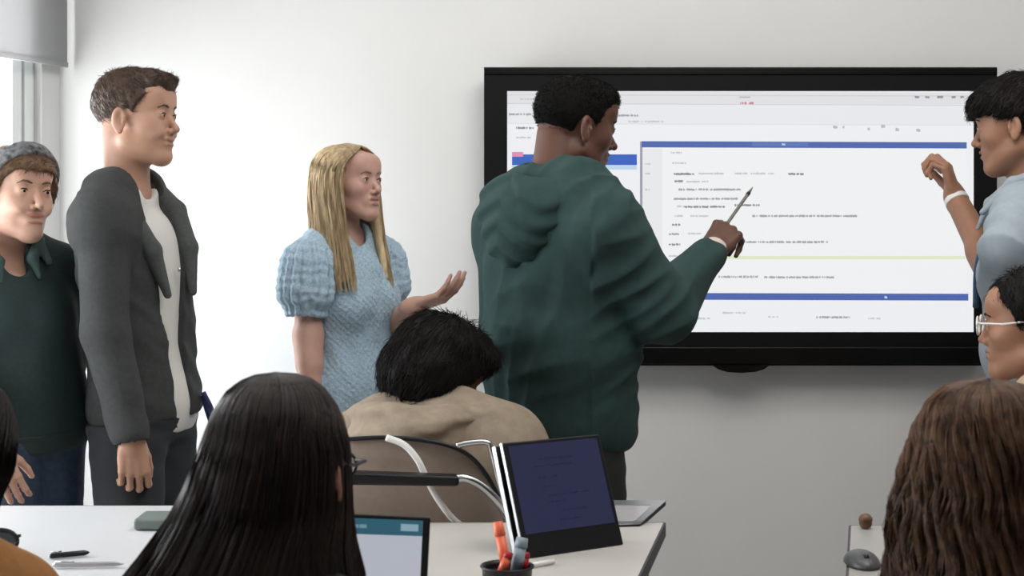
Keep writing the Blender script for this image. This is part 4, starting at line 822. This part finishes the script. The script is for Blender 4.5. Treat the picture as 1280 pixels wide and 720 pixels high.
# ---- boy in the light blue shirt, right
def person_shirt():
    b = Body('young man in light blue shirt at the right edge raising a hand to the display', P(1270, 156, 3.7), R(152), R(-8), P(1290, 246, 3.72), P(1300, 520, 3.72), R(150),
        [P(1264, 300, 3.57), P(1338, 288, 3.88)], [P(1250, 354, 3.72), P(1380, 420, 3.9)], [P(1194, 247, 3.90), P(1360, 510, 3.9)],
        [P(1280, 535, 3.65), P(1320, 535, 3.8)], [G(1280, 3.68, .47), G(1325, 3.8, .47)], [G(1280, 3.7, .09), G(1330, 3.8, .09)], skinm=SK_E, hs=1.02, build=1.08,
        hands=[dict(i=0, f=(-.22, .15, .95), d=(.85, -.45, .25), side=-1, s=1.0, fc=[(.55, 1.25, .7), (.75, 1.35, .9), (.85, 1.4, .9), (.95, 1.4, .9)], thumb=(.55, .9)), dict(i=1, f=(0, 0, -1), d=(1, 0, 0), side=1)])
    b.make_body(nose=.85); hm = mat('hair_dark_brown', '15110f', .65, spec=.2, noise=.25, nscale=150, bump=.4, bscale=400); b.brows(hm)
    b.cap('hair', hm, (-.010, 0, .040), (.108, .088, .088), [(-.2, -.060), (-.075, -.062), (-.03, -.04), (-.022, .010), (.012, .014), (.030, .018), (.045, .030), (.085, .030), (.2, .030)],
          fz=(5200, .022, lambda q: np.stack([.7+0*q[:, 0], .2*q[:, 1]*10, -.7+q[:, 0]*3], 1), .04, .0008), extra=lambda F: F.ell((.062, 0, .060), (.046, .066, .042), .03), amp=.0025)
    M_s = mat('light_blue_cotton', '9aa5ae', .8, noise=.04, nscale=60, bump=.25, bscale=900)
    F = b.grid([b.neck, b.pel]+b.sh+b.el, .2, .006); b.torso(F, .014, waist=.030)
    for i in (0, 1): b.arm(F, i, .012, e1=0, k=.02, f1=.86, r=(.043, .044, 0, 0))
    F.world(); F.fn(folds(.012, 48, (.5, .5, .35), 14)); F.local(b.pel, b.T); F.half((0, 0, -.14), (0, 0, -1), .01)
    F.local(b.neck, b.T); F.cone((.03, 0, .10), (.0, 0, .0), .060, .056, .01, 'sub'); F.ell((.08, 0, 0), (.05, .03, .07), .01, 'sub'); F.world()
    d = unit(b.el[0]-b.sh[0]); F.cone(b.sh[0]+d*.12, b.el[0]+d*.1, .05, .055, .004, 'sub'); sh_ = F.obj('shirt', M_s, b.root)
    F = b.grid([b.neck], .17, .004); F.local(b.neck, b.T)
    for q in (-1, 1):
        pts = [(-.070, 0, .064), (-.038, q*.068, .060), (.03, q*.078, .036), (.095, q*.042, -.012)]
        for k_ in range(3): F.cone(pts[k_], pts[k_+1], .013, .014, .008)
        F.cone(pts[3], (.125, q*.052, -.075), .013, .005, .008); F.cone(pts[2], (.105, q*.085, -.035), .014, .008, .01)
    F.obj('collar', M_s, sh_)
    m_ = MB(); m_.tube(spline([b.tp(-.07, .0, 1.06), b.tp(-.02, .085, 1.0), b.tp(.07, .085, .90), b.tp(.125, .06, .72), b.tp(.145, .02, .5)], 8), .0075, 8); m_.obj('lanyard', mat('blue_lanyard', '3d5674', .7, noise=.15, nscale=200), b.root, True)
    d = unit(b.wr[0]-b.el[0]); F = SDF(b.wr[0]-.08, b.wr[0]+.08, .003); F.cone(b.wr[0]-d*.016, b.wr[0]-d*.004, .0325, .0315, .002); F.cone(b.wr[0]-d*.1, b.wr[0]+d*.1, .0265, .0265, .002, 'sub'); F.half(b.wr[0]-d*.019, -d); F.half(b.wr[0]-d*.001, d); F.obj('white_bracelet', M_white, b.root)
    b.trousers(mat('navy_trousers', '2b2f38', .85, noise=.05), seed=15); b.shoes(M_black)
person_shirt()

m_ = MB(); c0 = P(1165, 206, 3.93); c1 = P(1174, 213, 3.93); m_.tube([c0-(c1-c0)*.6, c1+(c1-c0)*.4], .0055, 12); o = m_.obj('short_stylus', M_white, None, True); props(o, 'stubby white stylus between the fingers of the raised hand at right', 'stylus')

# ---- the seated students
def seated(label, head, yaw, pitch, skinm, hs=1., roll=0, neck=None, tyaw=None, lean=.05, female=False, shw=.165, drop=.0, name='person', wz=.745, reach=.32, elo=.0):
    head = np.array(head, float); ty = yaw if tyaw is None else tyaw; f = np.array([cos(ty), sin(ty), 0]); l = np.array([-sin(ty), cos(ty), 0]); z = np.array([0, 0, 1.])
    hE = head_frame(yaw, pitch); nk = np.array(neck, float) if neck is not None else head+hE.T@(np.array([-.035, 0, -.155])*hs)
    pel = nk-f*lean; pel[2] = .50
    sh = [nk+l*shw*q-z*(.055+drop) for q in (1, -1)]; el = [sh[i]+l*.03*q+f*.08-z*.24 for i, q in enumerate((1, -1))]
    wr = [el[i]+f*reach*.8-l*.06*q for i, q in enumerate((1, -1))]
    for w_ in wr: w_[2] = wz+.015
    for e_ in el: e_[2] = max(e_[2], wz-.05+elo)
    hip = [pel+l*.09*q for q in (1, -1)]; kn = [h_+f*.40+l*.03*q-z*.02 for h_, q in zip(hip, (1, -1))]; an = [k_+f*.02-z*.40 for k_ in kn]
    hd = [dict(i=0, f=f, d=(0, 0, 1), side=-1, s=.9, curl=(.25, .35, .25)), dict(i=1, f=f, d=(0, 0, 1), side=1, s=.9, curl=(.25, .35, .25))]
    return Body(label, head, yaw, pitch, nk, pel, ty, sh, el, wr, hip, kn, an, roll=roll, hs=hs, female=female, skinm=skinm, hands=hd, name=name)
def sweater(b, m, name='sweater', g=.028, fa=.006, ff=40, fd=(.3, .6, .5), seed=4, nr=.060, k=.05):
    F = b.grid([b.neck, b.pel]+b.sh+b.el+b.wr, .17, .007); b.torso(F, g, waist=.02, k=k)
    for i in (0, 1): b.arm(F, i, .020, e1=.9, k=k*.8)
    F.fn(folds(fa, ff, fd, seed)); F.local(b.pel, b.T); F.half((0, 0, -.10), (0, 0, -1), .01); F.local(b.neck, b.T); F.cone((.02, 0, .09), (.0, 0, .0), nr, nr-.004, .01, 'sub'); F.world()
    o = F.obj(name, m, b.root)
    F = b.grid([b.neck], .13, .005); F.local(b.neck, b.T); F.torus((0, 0, .012), nr, .013, .005); F.obj('collar_band', m, o); return o

# beige hoodie, centre
b = seated('student in beige hoodie with bushy black hair bending over in front of table', P(548, 468, 3.27), R(38), R(-32), SK_I, hs=1.0, neck=P(530, 540, 3.22), tyaw=R(62), lean=.02, shw=.150)
b.sh = [P(462, 570, 3.25), P(622, 566, 3.18)]; b.el = [P(444, 690, 3.33), P(650, 690, 3.24)]
b.kn = [h_+np.array([-.10+.05*q, .38, -.02]) for h_, q in zip(b.hip, (-1, 1))]; b.an = [k_+np.array([0, .0, -.38]) for k_ in b.kn]
b.make_body(h=.0036); hm = mat('hair_black_bushy', '110d0c', .65, spec=.2, noise=.3, nscale=120, bump=.4, bscale=400)
b.cap('hair', hm, (-.016, 0, .034), (.114, .104, .098), [(-.2, -.105), (-.06, -.105), (-.02, -.070), (.010, -.015), (.030, .010), (.060, .045), (.2, .05)], extra=lambda F: (F.ell((-.045, 0, -.022), (.090, .100, .088), .03), F.ell((.06, 0, .085), (.06, .07, .04), .03)),
      fz=(9000, .034, lambda q: np.stack([.25*q[:, 0]*10, .25*q[:, 1]*10, -1+0*q[:, 0]], 1), -.02, .0009), amp=.003, f=150, d=(.7, .7, 0))
M_bg = mat('beige_fleece', '978877', .95, noise=.10, nscale=45, bump=.6, bscale=700)
so = sweater(b, M_bg, 'hoodie', g=.050, fa=.009, ff=60, seed=51, fd=(.2, .1, 1), k=.12)
F = b.grid([b.neck], .24, .005); F.local(b.neck, b.T); F.torus((-.02, 0, .018), .102, .046, .03, sx=.95, sy=1.08); F.ell((-.10, 0, -.02), (.070, .115, .075), .03); F.ell((-.02, 0, .06), (.085, .085, .055), .01, 'sub')
F.fn(lambda Q: .0055*np.sin(105*(Q[:, 2]+.25*np.abs(Q[:, 1])-.3*Q[:, 0])+3*nz(Q, 16, 4))); F.fn(folds(.006, 60, (.2, .3, .9), 9)); F.obj('hood', M_bg, so)
b.trousers(mat('blue_denim', '3c4d63', .85), seed=5); b.shoes(M_white)
ch = chair((b.pel[0]-.02, b.pel[1]+.04), R(80), 'grey shelled steel framed chair of the student in the beige hoodie', arms=False)
sh_pts = spline([P(430, 549, 2.965), P(485, 547, 2.95), P(540, 553, 2.945), P(580, 566, 2.95), P(606, 592, 2.96), P(628, 635, 2.97), P(640, 668, 2.975)], 6)
lowp = [np.array([p[0]*.96-.006, p[1]+.015+.02*math.sin(i/len(sh_pts)*3), .50]) for i, p in enumerate(sh_pts)]
nn_ = len(sh_pts); V = []; Qf = []
for k_ in range(9):
    t = k_/8
    for i in range(nn_): V.append(np.array(sh_pts[i])*(1-t)+lowp[i]*t+np.array([0, .02*sin(pi*t), 0]))
for k_ in range(8):
    for i in range(nn_-1): Qf.append((k_*nn_+i, k_*nn_+i+1, (k_+1)*nn_+i+1, (k_+1)*nn_+i))
o = mesh_obj('back_panel', V, Qf, M_bgp if 'M_bgp' in globals() else mat('chair_back_fabric', '98877a', .8, noise=.04, nscale=80, bump=.2, bscale=600), ch); md = o.modifiers.new('solid', 'SOLIDIFY'); md.thickness = .008; md.offset = 1
def ctube(name, pts, r, m, par=ch, n=7): m_ = MB(); m_.tube(spline(pts, n), r, 10); return m_.obj(name, m, par, True)
ctube('panel_shadow_tube', [P(430, 549, 2.96), P(485, 547, 2.945), P(540, 552, 2.94), P(580, 565, 2.945), P(607, 592, 2.955), P(629, 635, 2.965), P(641, 668, 2.97)], .0045, M_darkm)  # dark tube modelled in place of the shadow along the shell edge
ctube('side_rail', [P(483, 547, 2.93), P(505, 556, 2.925), P(522, 575, 2.92), P(534, 600, 2.92), P(550, 628, 2.92), P(570, 652, 2.93), P(598, 670, 2.94)], .0068, M_white)
ctube('upright_rail', [P(571, 557, 2.93), P(586, 554, 2.93), P(608, 553, 2.93), P(614, 562, 2.93), P(622, 595, 2.925), P(630, 625, 2.92), P(641, 662, 2.92)], .0058, M_chrome)
ctube('arm_rail', [P(566, 599, 2.90), P(582, 598, 2.90), P(600, 606, 2.905), P(618, 622, 2.91), P(632, 642, 2.92), P(640, 662, 2.925)], [.009, ]*1 if False else .0085, M_chrome)
am = MB(); a_ = P(434, 597, 2.90); c_ = P(574, 600, 2.90); am.prism([a_+(0, -.02, -.012), c_+(0, -.02, -.010), c_+(0, -.02, .010), a_+(0, -.02, .013)], (0, .04, 0)); am.obj('armrest', M_black, ch, bevel=.006)

# long dark hair with glasses, front
b = seated('student with long straight dark brown hair seen from behind in front', P(352, 588, 1.85), R(74), R(-4), SK_I, female=True, reach=.15, wz=.60, shw=.125, drop=.06)
b.make_body(h=.004, legs=False)
z = lambda py, d=1.85: CAM_H-(py-HY)/FPX*d; x = lambda px, d=1.85: (px-640)/FPX*d
def hrow(py, l_, r_, rf, op, d=1.85, cy=1.85): return (z(py, d), x((l_+r_)/2, d), cy, rf, (r_-l_)/2/FPX*d, op)
hd = mat('hair_long_dark', '160f0d', .45, noise=.35, nscale=60, bump=.25, bscale=400, stretch=(1, 1, .12), col2='33251d')
rows = [hrow(466, 342, 344, .004, 0), hrow(469, 318, 372, .035, 0), hrow(476, 301, 390, .058, 0), hrow(488, 286, 404, .075, 0), hrow(510, 272, 419, .094, 10), hrow(535, 262, 428, .103, 30), hrow(560, 253, 434, .114, 26), hrow(600, 238, 436, .120, 28), hrow(640, 218, 437, .126, 30), hrow(680, 190, 441, .145, 42), hrow(720, 158, 450, .170, 42), hrow(800, 140, 458, .180, 42), hrow(950, 150, 450, .185, 42)]
long_hair(b.root, 'long_hair', hd, rows, R(80), 5200, z(465.5), z(880), wave=(.0015, .3), r=.0006, seed=6, layers=(-.002, .010), endvar=.05, pw=1.8, nclump=90, base_in=.005)
sweater(b, mat('black_knit', '1b1b1e', .9, bump=.3, bscale=600), nr=.062); b.trousers(mat('navy_trousers', '2b2f38', .85)); b.shoes(M_white)
def worn_glasses(b, label, mfr, lens=True, s=1.):
    root = empty('eyeglasses', tuple(b.head+b.E.T@np.array([.10, 0, .0])), label, 'glasses'); T_ = lambda p: b.head+b.E.T@(np.array(p)*b.hs)
    for q in (-1, 1):
        pts = [T_((.105-.10*(abs(.034+.025*cos(t))**1.6), q*(.034+.025*cos(t)), .001+.019*sin(t))) for t in np.linspace(0, 2*pi, 24)]
        m_ = MB(); m_.tube(pts, .0022, 8); rim = m_.obj('rim', mfr, root, True)
        m_ = MB(); m_.tube([T_((.100, q*.060, .008)), T_((.092, q*.076, .008)), T_((.05, q*.080, .006)), T_((.0, q*.083, .012)), T_((-.02, q*.083, -.01))], .0022, 8); m_.obj('temple', mfr, root, True)
    m_ = MB(); m_.tube([T_((.106, -.010, .006)), T_((.110, 0, .008)), T_((.106, .010, .006))], .002, 8); m_.obj('bridge', mfr, root, True)
worn_glasses(b, 'black glasses worn by the long dark haired student, peeking out at right', M_black)
chair((b.pel[0], b.pel[1]-.02), R(80), 'grey chair under the student with long dark straight hair')

# curly brown hair, right front
b = seated('student with long wavy brown hair seen from behind at bottom right', P(1238, 592, 1.95), R(95), R(-4), SK_A, female=True, reach=.15, wz=.60, shw=.125, drop=.07)
b.make_body(h=.004, legs=False)
hc = mat('hair_wavy_brown', '3a2416', .5, noise=.35, nscale=60, bump=.25, bscale=300, col2='63442c'); D = 1.95
hr_ = lambda py, l_, r_, rf, op: (CAM_H-(py-HY)/FPX*D, ((l_+r_)/2-640)/FPX*D, D, rf, (r_-l_)/2/FPX*D, op)
rows = [hr_(474, 1236, 1238, .004, 0), hr_(478, 1205, 1270, .04, 0), hr_(486, 1184, 1292, .068, 0), hr_(505, 1166, 1310, .09, 0), hr_(530, 1155, 1322, .105, 15), hr_(560, 1145, 1334, .115, 40), hr_(600, 1130, 1346, .125, 55), hr_(640, 1122, 1352, .13, 55), hr_(690, 1120, 1356, .155, 50), hr_(760, 1114, 1360, .180, 50), hr_(900, 1122, 1350, .19, 50)]
long_hair(b.root, 'wavy_hair', hc, rows, R(95), 5200, CAM_H-(473.5-HY)/FPX*D, CAM_H-(860-HY)/FPX*D, wave=(.006, .085), r=.0007, seed=16, layers=(-.006, .012), endvar=.05, pw=1.7, nclump=70, base_in=.008, wig=.006)
sweater(b, mat('brown_knit', '4d4038', .9, bump=.3, bscale=600)); b.trousers(mat('blue_denim', '3c4d63', .85)); b.shoes(M_white)
chair((b.pel[0], b.pel[1]-.02), R(90), 'grey chair under the student with long wavy brown hair')

# dark short hair with glasses, seated at the right edge
b = seated('dark haired student in clear glasses seated at the right edge facing the display', P(1289, 406, 3.12), R(156), R(-2), SK_E, reach=.12, wz=.60)
b.make_body(nose=.7); hm2 = mat('hair_near_black', '100d0c', .65, spec=.2, noise=.25, nscale=150, bump=.4, bscale=400); b.brows(hm2)
b.cap('hair', hm2, (-.016, 0, .036), (.106, .090, .088), [(-.2, -.075), (-.06, -.078), (-.028, -.05), (-.022, .000), (.005, .008), (.020, .000), (.028, .030), (.050, .052), (.078, .062), (.2, .065)],
      fz=(4200, .022, lambda q: np.stack([-.3+0*q[:, 0], .3*q[:, 1]*5, -.8+0*q[:, 0]], 1), .05, .0008), amp=.002)
worn_glasses(b, 'clear framed glasses on the seated student at the right edge', mat('clear_acetate', 'd9d6d0', .15, noise=.02))
sweater(b, mat('tan_knit', 'a48f7c', .9, bump=.3, bscale=600, noise=.05)); b.trousers(mat('navy_trousers', '2b2f38', .85)); b.shoes(M_black)
chair((b.pel[0]+.0, b.pel[1]+.06), R(156), 'grey chair under the glasses wearing student at the right edge')

# tan sweater at the left edge
b = seated('student in ochre brown sweater cropped by the left edge with dark hair', P(-92, 575, 1.95), R(80), R(-6), SK_I, reach=.12, wz=.60, shw=.15)
b.sh[1] = P(2, 765, 1.97); b.make_body(h=.004, legs=False); D = 1.95
hr_ = lambda py, l_, r_, rf, op: (CAM_H-(py-HY)/FPX*D, ((l_+r_)/2-640)/FPX*D, D, rf, (r_-l_)/2/FPX*D, op)
rows = [hr_(455, -92, -90, .004, 0), hr_(460, -125, -55, .05, 0), hr_(475, -155, -25, .08, 0), hr_(495, -170, -3, .10, 10), hr_(520, -182, 10, .11, 40), hr_(555, -190, 17, .115, 60), hr_(590, -190, 10, .115, 60), hr_(625, -180, -8, .105, 60), hr_(670, -165, -25, .095, 60), hr_(720, -150, -35, .09, 60)]
long_hair(b.root, 'dark_bob_hair', mat('hair_bob_dark', '18110f', .5, noise=.3, nscale=80, bump=.3, bscale=400), rows, R(80), 2600, CAM_H-(454.5-HY)/FPX*D, CAM_H-(672-HY)/FPX*D, wave=(.002, .2), r=.0007, seed=26, layers=(-.002, .01), endvar=.02, pw=1.7)
so = sweater(b, mat('ochre_knit', '9a6a3c', .9, noise=.08, nscale=70, bump=.35, bscale=500), seed=44, fa=.003)
sp = b.sh[1]; m_ = MB(); m_.tube(spline([sp+(-.07, -.055, .082), sp+(-.02, -.060, .068), sp+(.03, -.058, .045), sp+(.06, -.05, .0)], 6), .003, 8); m_.obj('shoulder_seam', mat('dark_seam', '33261c', .8), so, True)
b.trousers(mat('blue_denim', '3c4d63', .85)); b.shoes(M_white)
chair((b.pel[0], b.pel[1]-.02), R(84), 'grey chair under the student in the ochre sweater at the left')
